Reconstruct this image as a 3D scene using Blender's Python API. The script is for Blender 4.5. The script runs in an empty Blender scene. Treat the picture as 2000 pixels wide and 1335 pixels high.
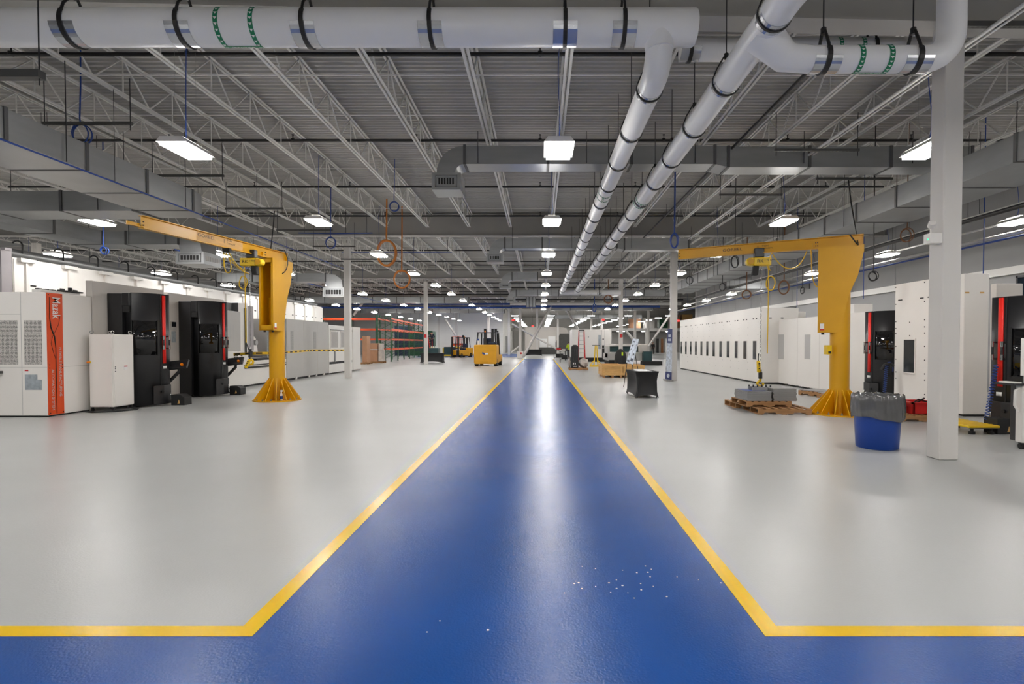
import bpy, math, random
from mathutils import Vector, Matrix
random.seed(7)
R = math.radians
SC = bpy.context.scene
COL = SC.collection

# ------------------------------------------------------------------ camera model (2000 x 1335 frame)
F, VX, VY, EYE, TH = 1050.0, 1055.0, 668.5, 1.6, R(1.2)
AY = VY + F*math.tan(TH)
CT, ST = math.cos(TH), math.sin(TH)
def ray(px, py):
    cx, cy = (px-VX)/F, (AY-py)/F
    return Vector((cx, CT+cy*ST, -ST+cy*CT))
def P(px, py, Y):
    d = ray(px, py); return Vector((0, 0, EYE)) + d*(Y/d.y)
def G(px, py, z=0.0):
    d = ray(px, py); return Vector((0, 0, EYE)) + d*((z-EYE)/d.z)
def PX(px, py, X):
    d = ray(px, py); return Vector((0, 0, EYE)) + d*(X/d.x)

# ------------------------------------------------------------------ materials
def lin(c):
    return tuple(((x/255)/12.92 if x/255 <= .04045 else ((x/255+.055)/1.055)**2.4) for x in c)
MATS = {}
def mat(name, rgb, rough=.5, metal=0.0, var=0.0, vscale=3.0, bump=0.0, bscale=60.0, coat=0.0, alpha=1.0, trans=0.0, emit=None, estr=0.0, stretch=None, spec=.5):
    m = bpy.data.materials.new(name); m.use_nodes = True
    nt = m.node_tree; n = nt.nodes; l = nt.links
    b = n['Principled BSDF']
    c = lin(rgb)
    b.inputs['Base Color'].default_value = (*c, 1)
    b.inputs['Roughness'].default_value = rough
    b.inputs['Metallic'].default_value = metal
    b.inputs['Specular IOR Level'].default_value = spec
    if coat: b.inputs['Coat Weight'].default_value = coat; b.inputs['Coat Roughness'].default_value = .08
    if alpha < 1: b.inputs['Alpha'].default_value = alpha
    if trans: b.inputs['Transmission Weight'].default_value = trans
    if emit: b.inputs['Emission Color'].default_value = (*lin(emit), 1); b.inputs['Emission Strength'].default_value = estr
    tc = n.new('ShaderNodeTexCoord')
    src = tc.outputs['Object']
    if stretch:
        mp = n.new('ShaderNodeMapping'); mp.inputs['Scale'].default_value = stretch
        l.new(src, mp.inputs['Vector']); src = mp.outputs['Vector']
    if var:
        t = n.new('ShaderNodeTexNoise'); t.inputs['Scale'].default_value = vscale; t.inputs['Detail'].default_value = 5
        l.new(src, t.inputs['Vector'])
        r = n.new('ShaderNodeValToRGB')
        r.color_ramp.elements[0].position = .3; r.color_ramp.elements[1].position = .7
        r.color_ramp.elements[0].color = (*[max(0, x*(1-var)) for x in c], 1)
        r.color_ramp.elements[1].color = (*[min(1, x*(1+var)) for x in c], 1)
        l.new(t.outputs['Fac'], r.inputs['Fac']); l.new(r.outputs['Color'], b.inputs['Base Color'])
    if bump:
        t2 = n.new('ShaderNodeTexNoise'); t2.inputs['Scale'].default_value = bscale; t2.inputs['Detail'].default_value = 3
        l.new(src, t2.inputs['Vector'])
        bp = n.new('ShaderNodeBump'); bp.inputs['Strength'].default_value = bump; bp.inputs['Distance'].default_value = .01
        l.new(t2.outputs['Fac'], bp.inputs['Height']); l.new(bp.outputs['Normal'], b.inputs['Normal'])
    MATS[name] = m
    return m
mat('floor_grey', (179, 180, 179), .3, var=.05, vscale=.5, bump=.12, bscale=70, spec=.4)
mat('floor_blue', (8, 70, 144), .27, var=.10, vscale=.8, bump=.16, bscale=75, spec=.28)
mat('tape_yellow', (236, 190, 0), .25, var=.04, vscale=2, bump=.08, bscale=22, spec=.3)
mat('white_panel', (240, 236, 231), .38, var=.02, vscale=1)
mat('white_shine', (246, 243, 238), .3, var=.02, vscale=1)
mat('beige_panel', (208, 202, 195), .42, var=.02, vscale=1)
mat('grey_panel', (192, 190, 187), .4, var=.03, vscale=1)
mat('lilac_panel', (168, 163, 166), .45, var=.04, vscale=2)
mat('black_panel', (34, 34, 36), .36, var=.12, vscale=4, bump=.02, bscale=90)
mat('black_glass', (12, 12, 14), .06, spec=.7)
mat('dark_glass', (52, 56, 58), .1, var=.15, vscale=3)
mat('red', (242, 40, 28), .5)
mat('orange_sign', (220, 74, 12), .4, var=.03)
mat('crane_amber', (212, 156, 8), .36, var=.04, vscale=2, bump=.015, bscale=30)
mat('hoist_yellow', (236, 196, 16), .35, var=.03)
mat('cable_yellow', (232, 190, 30), .45)
mat('galv', (150, 152, 152), .38, metal=.65, var=.10, vscale=2.2, stretch=(1, 1, 2))
mat('duct_galv', (176, 178, 179), .36, metal=.85, var=.09, vscale=1.5, stretch=(.7, .7, 3))
mat('saddle_galv', (196, 198, 204), .26, metal=.85, var=.08, vscale=6)
mat('pvc_white', (247, 246, 245), .36, var=.02, vscale=1.5, bump=.03, bscale=5)
mat('joist_white', (230, 228, 224), .5)
mat('seam_grey', (92, 92, 92), .5, metal=.4)
mat('deck_white', (184, 182, 178), .6, var=.04, vscale=2)
mat('steel_white', (232, 230, 226), .5, var=.03, vscale=2)
mat('girder_grey', (160, 158, 154), .55, var=.04, vscale=1)
mat('column_white', (220, 216, 211), .45, var=.02, vscale=1)
mat('strut_grey', (84, 84, 82), .5, metal=.4, var=.1)
mat('black_pipe', (26, 25, 25), .45, var=.1)
mat('rubber_black', (20, 20, 21), .6, var=.1)
mat('steel_dark', (60, 60, 62), .4, metal=.6)
mat('chrome', (200, 200, 200), .15, metal=1)
mat('bin_blue', (14, 62, 150), .38, var=.04, vscale=3)
mat('bag_grey', (86, 86, 87), .16, var=.1, vscale=5, bump=.35, bscale=5, spec=.9)
mat('wood', (160, 118, 76), .65, var=.18, vscale=3, stretch=(1, 8, 8), bump=.08, bscale=20)
mat('pine', (212, 168, 104), .6, var=.14, vscale=3, stretch=(1, 6, 6))
mat('steel_plate', (160, 160, 160), .4, metal=.5, var=.08)
mat('rack_green', (34, 84, 56), .45)
mat('rack_orange', (228, 84, 34), .45)
mat('hose_blue', (24, 62, 140), .4)
mat('cord_orange', (196, 118, 42), .5)
mat('cord_brown', (120, 76, 40), .5)
mat('cord_black', (26, 26, 28), .5)
mat('cord_green', (90, 190, 120), .5)
mat('fork_yellow', (220, 160, 30), .4, var=.04)
mat('red_paint', (196, 34, 34), .4)
mat('carton', (172, 128, 98), .7, var=.08)
mat('wrap', (196, 186, 178), .2, var=.15, vscale=5, bump=.2, bscale=8)
mat('wall_white', (236, 234, 230), .55, var=.02, vscale=1, bump=.01)
mat('wall_grey', (150, 150, 150), .55, var=.03, vscale=1)
mat('green_label', (0, 122, 82), .4)
mat('paint_white', (240, 240, 238), .4)
mat('ink_black', (18, 16, 12), .5)
mat('ink_grey', (190, 190, 190), .35)
mat('label_blue', (158, 166, 172), .5, var=.22, vscale=12)
mat('teal', (52, 128, 124), .5)
mat('pink', (190, 120, 150), .5)
mat('screen', (20, 22, 26), .12)
mat('poster', (196, 206, 220), .4, var=.35, vscale=9)
mat('banner_blue', (34, 52, 110), .45, var=.1)
mat('cloth_black', (30, 30, 32), .7, var=.15, vscale=3)
mat('skin', (196, 150, 124), .5)
mat('hair', (36, 26, 20), .6)
mat('vest_lime', (206, 232, 40), .6)
mat('cloth_navy', (32, 36, 52), .75)
mat('glass', (200, 220, 230), .03, trans=1.0)
mat('leaf', (60, 96, 48), .7, var=.4, vscale=6)
mat('bark', (80, 62, 46), .8)
mat('exit_red', (220, 30, 30), .4, emit=(255, 40, 40), estr=2.5)
mat('led_green', (30, 200, 120), .4, emit=(40, 220, 140), estr=2.0)
mat('lamp_amber', (240, 130, 10), .3)
mat('lens', (255, 255, 255), .4, emit=(255, 252, 248), estr=84.0)
mat('ceiling_fill', (255, 255, 255), .4, emit=(255, 250, 243), estr=21.0)  # added upward glow that lifts the deck, joists and pipes
mat('teal_machine', (30, 66, 70), .45, var=.1)
mat('deep_blue', (30, 44, 70), .5)
def perforated(name, rgb, dark, scale):
    m = bpy.data.materials.new(name); m.use_nodes = True
    nt = m.node_tree; n = nt.nodes; l = nt.links; b = n['Principled BSDF']
    b.inputs['Roughness'].default_value = .4
    tc = n.new('ShaderNodeTexCoord'); v = n.new('ShaderNodeTexVoronoi'); v.inputs['Scale'].default_value = scale; v.inputs['Randomness'].default_value = .2
    r = n.new('ShaderNodeValToRGB'); r.color_ramp.interpolation = 'CONSTANT'
    r.color_ramp.elements[0].color = (*lin(dark), 1); r.color_ramp.elements[1].color = (*lin(rgb), 1); r.color_ramp.elements[1].position = .36
    l.new(tc.outputs['Object'], v.inputs['Vector']); l.new(v.outputs['Distance'], r.inputs['Fac']); l.new(r.outputs['Color'], b.inputs['Base Color'])
    MATS[name] = m
perforated('perforated', (212, 208, 204), (70, 68, 66), 36)
perforated('perforated_grey', (186, 184, 182), (110, 108, 106), 34)

# ------------------------------------------------------------------ mesh builder
class MB:
    def __init__(s): s.v = []; s.f = []; s.s = []
    def add(s, vs, fs, smooth=False, M=None):
        k = len(s.v)
        s.v += [(M @ Vector(v)) if M else Vector(v) for v in vs]
        for q in fs: s.f.append([i+k for i in q]); s.s.append(smooth)
        return s
    def box(s, x0, x1, y0, y1, z0, z1, M=None):
        if x0 > x1: x0, x1 = x1, x0
        if y0 > y1: y0, y1 = y1, y0
        if z0 > z1: z0, z1 = z1, z0
        vs = [(x0,y0,z0),(x1,y0,z0),(x1,y1,z0),(x0,y1,z0),(x0,y0,z1),(x1,y0,z1),(x1,y1,z1),(x0,y1,z1)]
        return s.add(vs, [(0,3,2,1),(4,5,6,7),(0,1,5,4),(1,2,6,5),(2,3,7,6),(3,0,4,7)], False, M)
    def prism(s, poly, z0, z1, M=None, smooth=False):
        n = len(poly)
        a = sum(poly[i][0]*poly[(i+1)%n][1]-poly[(i+1)%n][0]*poly[i][1] for i in range(n))
        if a < 0: poly = poly[::-1]
        vs = [(x, y, z0) for x, y in poly]+[(x, y, z1) for x, y in poly]
        k = len(s.f)
        s.add(vs, [tuple(range(n-1, -1, -1)), tuple(range(n, 2*n))]+[(i, (i+1)%n, n+(i+1)%n, n+i) for i in range(n)], False, M)
        if smooth:
            for i in range(k+2, len(s.f)): s.s[i] = True
        return s
    def tube(s, pts, r, n=8, closed=False, cap=True, M=None):
        pts = [Vector(p) for p in pts]; m = len(pts)
        rs = r if isinstance(r, (list, tuple)) else [r]*m
        vs = []; up = None
        for i, p in enumerate(pts):
            if closed: t = pts[(i+1) % m]-pts[i-1]
            else: t = pts[min(i+1, m-1)]-pts[max(i-1, 0)]
            if t.length < 1e-9: t = Vector((0, 0, 1))
            t.normalize()
            if up is None:
                up = Vector((0, 0, 1)) if abs(t.z) < .9 else Vector((0, 1, 0))
            a = up-t*up.dot(t)
            if a.length < 1e-6: a = t.orthogonal()
            a.normalize(); up = a; b = t.cross(a)
            for k in range(n):
                an = 2*math.pi*k/n
                vs.append(p+(a*math.cos(an)+b*math.sin(an))*rs[i])
        fs = []
        for i in range(m if closed else m-1):
            j = (i+1) % m
            for k in range(n): fs.append((i*n+k, i*n+(k+1) % n, j*n+(k+1) % n, j*n+k))
        k0 = len(s.f)
        s.add(vs, fs, True, M)
        if cap and not closed:
            s.add(vs[:n], [tuple(range(n-1, -1, -1))], False, M); s.add(vs[-n:], [tuple(range(n))], False, M)
        return s
    def cyl(s, p0, p1, r, r1=None, n=20, M=None):
        return s.tube([p0, p1], [r, r if r1 is None else r1], n, M=M)
    def rev(s, prof, n=32, M=None, smooth=True):
        vs = []; m = len(prof)
        for r, z in prof:
            for k in range(n): a = 2*math.pi*k/n; vs.append((r*math.cos(a), r*math.sin(a), z))
        fs = [(i*n+k, i*n+(k+1) % n, (i+1)*n+(k+1) % n, (i+1)*n+k) for i in range(m-1) for k in range(n)]
        s.add(vs, fs, smooth, M)
        if prof[0][0] > 1e-4: s.add(vs[:n], [tuple(range(n-1, -1, -1))], False, M)
        if prof[-1][0] > 1e-4: s.add(vs[-n:], [tuple(range(n))], False, M)
        return s
    def quad(s, a, b, c, d, t=.004):
        a, b, c, d = map(Vector, (a, b, c, d)); nn = (b-a).cross(d-a).normalized()*t
        return s.add([a, b, c, d, a-nn, b-nn, c-nn, d-nn], [(0,1,2,3),(7,6,5,4),(0,4,5,1),(1,5,6,2),(2,6,7,3),(3,7,4,0)])
    def build(s, name, m, parent=None, bevel=0, seg=2):
        me = bpy.data.meshes.new(name)
        off = Vector((0, 0, 0))
        if parent is None:
            lo = Vector((min(v.x for v in s.v), min(v.y for v in s.v), min(v.z for v in s.v)))
            hi = Vector((max(v.x for v in s.v), max(v.y for v in s.v), max(v.z for v in s.v)))
            off = Vector(((lo.x+hi.x)/2, (lo.y+hi.y)/2, lo.z))
        else:
            r = parent
            while r.parent: r = r.parent
            if r.name in WORLD: off = WORLD[r.name]
        me.from_pydata([v-off for v in s.v], [], s.f)
        me.polygons.foreach_set('use_smooth', s.s)
        me.materials.append(MATS[m]); me.update()
        o = bpy.data.objects.new(name, me); COL.objects.link(o)
        if parent is None: o.location = off
        else: o.parent = parent
        if bevel:
            md = o.modifiers.new('edge', 'BEVEL'); md.width = bevel; md.segments = seg; md.limit_method = 'ANGLE'; md.angle_limit = R(40)
        return o
WORLD = {}
def tag(o, label, cat, group=None, kind=None):
    if label: o['label'] = label
    if cat: o['category'] = cat
    if group: o['group'] = group
    if kind: o['kind'] = kind
    return o
def T(name, label, cat, loc=(0, 0, 0), rz=0.0, group=None, world=False, kind=None):
    o = bpy.data.objects.new(name, None); COL.objects.link(o)
    o.location = loc; o.rotation_euler = (0, 0, rz); o.empty_display_size = .2
    if world: WORLD[o.name] = Vector(loc)
    return tag(o, label, cat, group, kind)
KIDS = {}
def copy_tree(o, parent=None):
    c = o.copy(); COL.objects.link(c)
    if parent: c.parent = parent
    for ch in [x for x in o.children]: copy_tree(ch, c)
    return c
def dup(root, loc, rz=None, label=None, group=None):
    c = copy_tree(root); c.location = loc
    if rz is not None: c.rotation_euler = (0, 0, rz)
    if label: c['label'] = label
    if group: c['group'] = group
    return c
def S(name, o, label=None, cat=None):
    o.name = name; o['kind'] = 'structure'
    if label: o['label'] = label
    if cat: o['category'] = cat
    return o
def text(name, s, m, parent, size, M, extrude=.002, sx=1.0, align='LEFT', bold=0.0):
    cu = bpy.data.curves.new(name, 'FONT'); cu.body = s; cu.size = size; cu.extrude = extrude; cu.offset = bold; cu.align_x = align; cu.align_y = 'CENTER'
    cu.materials.append(MATS[m])
    tmp = bpy.data.objects.new(name, cu); COL.objects.link(tmp); bpy.context.view_layer.update()
    me = bpy.data.meshes.new_from_object(tmp.evaluated_get(bpy.context.evaluated_depsgraph_get())); me.name = name
    bpy.data.objects.remove(tmp); bpy.data.curves.remove(cu)
    if not me.materials: me.materials.append(MATS[m])
    o = bpy.data.objects.new(name, me); COL.objects.link(o); o.parent = parent
    r = parent
    while r.parent: r = r.parent
    if r.name in WORLD: M = Matrix.Translation(-WORLD[r.name]) @ M
    o.matrix_local = M @ Matrix.Diagonal((sx, 1, 1, 1))
    return o
def basis(o, x, y):
    x = Vector(x).normalized(); y = Vector(y); y = (y-x*y.dot(x)).normalized(); z = x.cross(y)
    m = Matrix((x, y, z)).transposed().to_4x4(); m.translation = Vector(o); return m
def arc(c, r, a0, a1, n, u, v):
    c, u, v = Vector(c), Vector(u), Vector(v)
    return [c+u*(r*math.cos(a0+(a1-a0)*i/n))+v*(r*math.sin(a0+(a1-a0)*i/n)) for i in range(n+1)]
def bez(p0, p1, p2, p3, n=12):
    p0, p1, p2, p3 = map(Vector, (p0, p1, p2, p3)); out = []
    for i in range(n+1):
        t = i/n; q = 1-t
        out.append(p0*q**3+p1*3*q*q*t+p2*3*q*t*t+p3*t**3)
    return out
ORD = ['first', 'second', 'third', 'fourth', 'fifth', 'sixth', 'seventh', 'eighth', 'ninth', 'tenth', 'eleventh', 'twelfth', 'thirteenth', 'fourteenth', 'fifteenth', 'sixteenth', 'seventeenth', 'eighteenth', 'nineteenth', 'twentieth']
# ================================================================== BUILDING SHELL
XL, XR, YB, YF = -27.0, 14.5, -19.0, 112.0
DECK, BOT, TOPC = 7.02, 6.26, 6.98
TO = -1.0457*EYE; TI = TO+.107; UO = .832*EYE; UI = UO-.107       # tape edges of the blue aisle
YT = G(300, 1223).y; YTN = YT-.107
YE = 52.5
m = MB().box(XL, 32, YB, YF, -.2, 0); S('floor', m.build('floor', 'floor_grey'), 'pale grey glossy epoxy floor of the production hall', 'floor')
m = MB()
m.prism([(XL, -.1), (XR, -.1), (XR, YTN), (UI, YTN), (UI, YE), (TI, YE), (TI, YTN), (XL, YTN)], 0, .003)
S('floor_aisle', m.build('floor_aisle', 'floor_blue'), 'blue painted walkway running down the hall and across its near end', 'floor')
m = MB().box(-14, TI-.3, 58, 75, 0, .003)
S('floor_crossing', m.build('floor_crossing', 'floor_blue'), 'blue painted crossing in front of the far roller door', 'floor')
for nm, poly, lb in (('floor_tape', [(XL, YTN), (TI, YTN), (TI, YE), (TO, YE), (TO, YT), (XL, YT)], 'yellow floor tape edging the walkway on the jib crane with forklift side'),
                     ('floor_tape', [(XR, YTN), (UI, YTN), (UI, YE), (UO, YE), (UO, YT), (XR, YT)], 'yellow floor tape edging the walkway on the blue bin side')):
    o = MB().prism(poly, .003, .005).build(nm, 'tape_yellow'); tag(o, lb, 'floor tape', 'yellow aisle tapes', 'structure')
# corrugated roof deck, ribs along X
def deck(y0, y1, pitch=.152):
    m = MB(); n = int((y1-y0)/pitch); vs = []; X0, X1 = XL, 32
    prof = []
    for i in range(n):
        y = y0+i*pitch
        prof += [(y, 0), (y+.042, 0), (y+.054, .065), (y+.136, .065)]
    prof.append((y0+n*pitch, 0))
    vs = [(X0, y, DECK+z) for y, z in prof]+[(X1, y, DECK+z) for y, z in prof]; k = len(prof)
    m.add(vs, [(i, k+i, k+i+1, i+1) for i in range(k-1)])
    m.box(X0, X1, y0, y0+n*pitch, DECK+.08, DECK+.22)
    return m
S('ceiling', deck(YB, 84).build('ceiling', 'deck_white'), 'white corrugated steel roof deck over the open joists', 'ceiling')
m = MB().box(XL, 32, 83.2, YF, 6.75, 7.3); S('ceiling_far', m.build('ceiling_far', 'deck_white'), 'flat pale ceiling over the far end of the hall', 'ceiling')
# walls
m = MB().box(XL-.3, XL, YB, 84, 0, 7.3); S('wall_left', m.build('wall_left', 'wall_grey'), 'grey outer wall behind the pallet stocker', 'wall')
m = MB().box(XL-.3, 32.3, YB-.3, YB, 0, 7.3); S('wall_behind', m.build('wall_behind', 'wall_white'), 'white end wall of the hall', 'wall')
# right wall with clerestory window openings
WZ0, WZ1 = 2.6, 3.62
wins = [(11.6, 16.4), (30.5, 32.6)]
m = MB(); m.box(XR, XR+.3, YB, 50, 0, WZ0); m.box(XR, XR+.3, YB, 50, WZ1, 7.3)
ys = [YB]+[v for w in wins for v in w]+[50]
for a, b in zip(ys[::2], ys[1::2]): m.box(XR, XR+.3, a, b, WZ0, WZ1)
for y in [y*1.0 for y in range(-8, 50, 3)]: m.box(XR-.015, XR, y, y+.03, WZ1, 7.2)
S('wall_right', m.build('wall_right', 'wall_grey'), 'grey metal panel outer wall with high windows', 'wall')
m = MB().box(XR-.12, XR, YB, 50, WZ1+.06, WZ1+.3); S('trim_1', m.build('trim_1', 'wall_white'), 'pale horizontal rail along the outer wall above the windows', 'trim')
for i, (a, b) in enumerate(wins):
    fr = MB(); t = .06
    fr.box(XR-.03, XR+.2, a, a+t, WZ0, WZ1).box(XR-.03, XR+.2, b-t, b, WZ0, WZ1).box(XR-.03, XR+.2, a, b, WZ0, WZ0+t).box(XR-.03, XR+.2, a, b, WZ1-t, WZ1)
    fr.box(XR, XR+.15, (a+b)/2-.025, (a+b)/2+.025, WZ0, WZ1)
    o = fr.build('window_%d' % (i+1), 'steel_dark'); S('window_%d' % (i+1), o, 'high window in the grey outer wall, %s counting away from the camera' % ORD[i], 'window')
    WORLD[o.name] = o.location.copy()
    MB().box(XR+.08, XR+.09, a+t, b-t, WZ0+t, WZ1-t).build('pane', 'glass', o)
m = MB().box(XR, 32, 50, 50.3, 0, 7.3); S('wall_return', m.build('wall_return', 'wall_white'), 'white return wall behind the windowed machine line', 'wall')
m = MB().box(32, 32.3, 50, YF, 0, 7.3); S('wall_outer', m.build('wall_outer', 'wall_white'), 'white outer wall beyond the mezzanine', 'wall')
# far left wall with the roller door, inner corridor wall, far end wall
m = MB().box(XL, -13.4, 78, 78.3, 0, 7.1); m.box(-13.4, -6.2, 78, 78.3, 3.35, 7.1); m.box(-6.2, -5.6, 78, 78.3, 0, 7.1); m.box(-13.4, -9.6, 78, 78.3, 0, 3.35)
S('wall_back', m.build('wall_back', 'wall_white'), 'white wall across the hall behind the forklifts', 'wall')
o = MB(); o.box(-9.6, -6.2, 78.1, 78.2, .12, 3.35); o.box(-9.6, -6.2, 78.04, 78.22, 0, .12)
for k in range(11): o.box(-9.6, -6.2, 78.085, 78.1, .3+k*.28, .315+k*.28)
S('door_1', o.build('door_1', 'wall_white'), 'closed white roller door behind the yellow forklift', 'door')
m = MB().box(-5.6, -5.4, 78, YF, 0, 7.1)
for k in range(9): m.box(-5.39, -5.36, 79+k*3.4, 79.06+k*3.4, 0, 4.4)
S('wall_corridor', m.build('wall_corridor', 'wall_white'), 'white panelled wall running back from the roller door', 'wall')
o = MB().box(-5.4, -5.34, 84, 92, .05, 2.6); S('door_2', o.build('door_2', 'steel_plate'), 'grey mesh gate in the far white wall', 'door')
m = MB().box(-5.6, 32, YF, YF+.3, 0, 7.1); S('wall_front', m.build('wall_front', 'wall_white'), 'white end wall at the far end of the hall', 'wall')
m = MB().box(-5.3, 30, 98, 98.4, 3.75, 4.2); S('trim_2', m.build('trim_2', 'girder_grey'), 'pale steel beam across the far end of the hall', 'beam')

# ------------------------------------------------------------------ girders and columns
def ibeam(x0, x1, y, z0, z1, w=.36, M=None):
    m = MB(); m.box(x0, x1, y-w/2, y+w/2, z0, z0+.03, M); m.box(x0, x1, y-w/2, y+w/2, z1-.03, z1, M); m.box(x0, x1, y-.012, y+.012, z0+.03, z1-.03, M)
    return m
a = math.atan(.022)
Mt = Matrix.Translation((5.56, 0, 5.89)) @ Matrix.Rotation(a, 4, 'Y')
S('ceiling_girder', ibeam(-32, 12, 7.46, 0, 1.1, M=Mt).build('ceiling_girder', 'girder_grey'), 'deep grey roof girder above the white main pipe', 'beam')
for k, y in enumerate((22.7, 37.8, 53.0, 68.2)):
    S('ceiling_girder', ibeam(XL, 30, y, 6.06, 6.97).build('ceiling_girder', 'girder_grey'), '%s roof girder crossing the hall behind the jib cranes' % ORD[k], 'beam')
def column(x, y, label, w=.26, top=6.05):
    m = MB().box(x-w/2, x+w/2, y-w/2, y+w/2, 0, top)
    o = m.build('column', 'column_white', bevel=.018); o.name = 'column'
    tag(o, label, 'column', None, 'structure'); WORLD[o.name] = o.location.copy()
    return o
C1 = column(5.56, 7.41, 'white square steel column beside the blue bin', top=5.92)
C2 = column(5.62, 22.68, 'white square steel column with the banner stand at its foot')
c = G(678.5, 738); C3 = column(c.x, c.y+.1, 'white square steel column beside the grey machine end panels', top=6.05)
c = G(832, 711); C4 = column(c.x, c.y, 'white square steel column in front of the black draped table by the racks')
C5 = column(157/1050*38, 37.9, 'white square steel column behind the laser cutting table')
column(-22.6, 24.2, 'white square steel column rising behind the pallet stocker')
column(-22.6, 39.5, 'second white square column behind the pallet stocker')
fa = [(1016, 699.2, 'white column at the end of the blue walkway carrying a diagonal brace'), (1049, 692, 'white column behind the braced frame beside the dark display table'),
      (1089.5, 689.5, 'white column behind the workers with the red tool cart'), (857.5, 690, 'far white column in front of the white wall by the person on a ladder'),
      (892, 693, 'far white column beside the orange scissor lift'), (954.5, 694, 'far white column above the yellow forklift'), (1240, 692.3, 'far white column behind the poster board'),
      (1266, 692.0, 'far white column beside the person in black'), (1155, 690, 'far white column behind the tall white machine'), (1175, 690, 'second far white column behind the tall white machine'), (994, 692, 'far white column beside the closed roller door')]
FC = []
for px, py, lb in fa:
    c = G(px, py); FC.append(column(c.x, c.y, lb, w=.3 if c.y > 60 else .28, top=6.05))
# diagonal braces of the far frames (steel bars between columns)
def brace(p, q, label, w=.22):
    p, q = Vector(p), Vector(q); o = MB().tube([p, q], w/2*1.2, 4).build('brace', 'column_white')
    tag(o, label, 'brace', 'diagonal braces of the far frames', 'structure'); return o
brace(P(1022, 697, 54), P(1077, 597, 54), 'long diagonal brace rising from the foot of the walkway end column')
brace(P(1000, 592+40, 70), P(1100, 688, 70), 'diagonal brace falling towards the workers with the red cart')
brace(P(1102, 597, 60), P(1132, 648, 60), 'diagonal brace behind the red ladder')
brace(P(1267, 676, 62), P(1309, 613, 62), 'diagonal brace rising beside the banner stand')
brace(P(1223, 646, 62), P(1241, 668, 62), 'short diagonal brace behind the poster board')
brace(P(690, 615, 52), P(711, 587, 52), 'diagonal brace above the orange racking')
brace(P(870, 622, 66), P(890, 655, 66), 'diagonal brace above the scissor lift')
brace(P(997, 689, 80), P(1018, 673, 80), 'low diagonal brace beside the roller door')

# ------------------------------------------------------------------ open web joists
def joist_mb(L):
    m = MB(); g = .016
    for s in (-1, 1):
        m.box(s*g, s*(g+.05), 0, L, TOPC-.05, TOPC-.043); m.box(s*g, s*(g+.006), 0, L, TOPC-.05, TOPC)
        m.box(s*g, s*(g+.05), .75, L-.75, BOT, BOT+.007); m.box(s*g, s*(g+.006), .75, L-.75, BOT, BOT+.05)
    n = 10; w = (L-1.5)/n; r = .017
    for i in range(n):
        y0 = .75+i*w
        m.tube([(0, y0, BOT+.03), (0, y0+w/2, TOPC-.03), (0, y0+w, BOT+.03)], r, 5, cap=False)
        m.tube([(0, y0+w/2, BOT+.03), (0, y0+w/2, TOPC-.03)], r*.75, 5, cap=False)
        if i == 0: m.tube([(0, .05, TOPC-.03), (0, y0, BOT+.03)], r, 5, cap=False)
        if i == n-1: m.tube([(0, y0+w, BOT+.03), (0, L-.05, TOPC-.03)], r, 5, cap=False)
    return m
bays = [(-7.6, 7.46), (7.46, 22.7), (22.7, 37.8), (37.8, 53.0), (53.0, 68.2), (68.2, 83.4)]
proto = None
for b, (y0, y1) in enumerate(bays):
    for k in range(-15, 9):
        x = .47+1.67*k
        if b == 0 and abs(k) > 4: continue
        if abs(x)/max(y1, 1) > 1.15: continue
        if proto is None:
            proto = joist_mb(15.15).build('ceiling_joist', 'joist_white'); o = proto
            LOC0 = Vector((0, y0, 0)) - Vector((0, 0, 0))
            dz = o.location.copy()                        # centre of the mesh in its own frame
        else:
            o = proto.copy(); COL.objects.link(o)
        o.location = (x, dz.y+y0, dz.z)
        tag(o, 'white open web roof joist under the corrugated deck, one of the many running down the hall', 'joist', 'open web roof joists', 'structure')
# bridging rods across the joists
br = None
for b, (y0, y1) in enumerate(bays[1:5]):
    for f in (.14, .25, .475, .76):
        o = MB().box(XL+.3, XR-.1, -.012, .012, BOT+.05, BOT+.062).build('ceiling_bridging', 'steel_white') if br is None else br.copy()
        if br is None: br = o
        else: COL.objects.link(o)
        o.location.y = y0+f*(y1-y0); tag(o, 'thin white bridging rod tying the roof joists together', 'bridging rod', 'joist bridging rods', 'structure')
# ================================================================== CEILING SERVICES
# ---- high bay lights
def make_light():
    r = T('high_bay_light', '', 'ceiling light', (0, 0, 4.6))
    m = MB(); m.prism([(-.23, .02), (.23, .02), (.17, .10), (-.17, .10)], -.36, .36, Matrix(((1, 0, 0, 0), (0, 0, 1, 0), (0, 1, 0, 0), (0, 0, 0, 1))))
    m.box(-.09, .09, -.2, .2, .10, .15); m.build('housing', 'steel_white', r)
    MB().box(-.19, .19, -.34, .34, -.02, .02).build('lens', 'lens', r); MB().box(-.16, -.10, -.33, .33, .10, .106).box(.10, .16, -.33, .33, .10, .106).build('added_fill_strip', 'ceiling_fill', r)  # glowing strips on the housing top are added to brighten the ceiling
    for s in (-1, 1):
        MB().tube([(s*.1, s*.25, .1), (0, s*.25, .6), (0, s*.25, BOT-4.6)], .0022, 4).build('hanger_wire', 'galv', r)
    m = MB().tube(bez((0, 0, .15), (.06, -.1, .6), (-.06, .1, 1.1), (.02, 0, BOT-4.6+.02), 10), .007, 5); m.build('power_cord', 'hose_blue', r)
    return r
L0 = make_light()
rows = [(-22.4, 'in the outer row over the stocker'), (-16.6, 'in the inner row over the stocker'), (-11.1, 'over the black fronted machines'), (-5.55, 'over the long boom crane side'),
        (.29, 'over the blue walkway'), (6.1, 'in line with the blue bin column'), (11.95, 'over the windowed white machines')]
first = True
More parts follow.
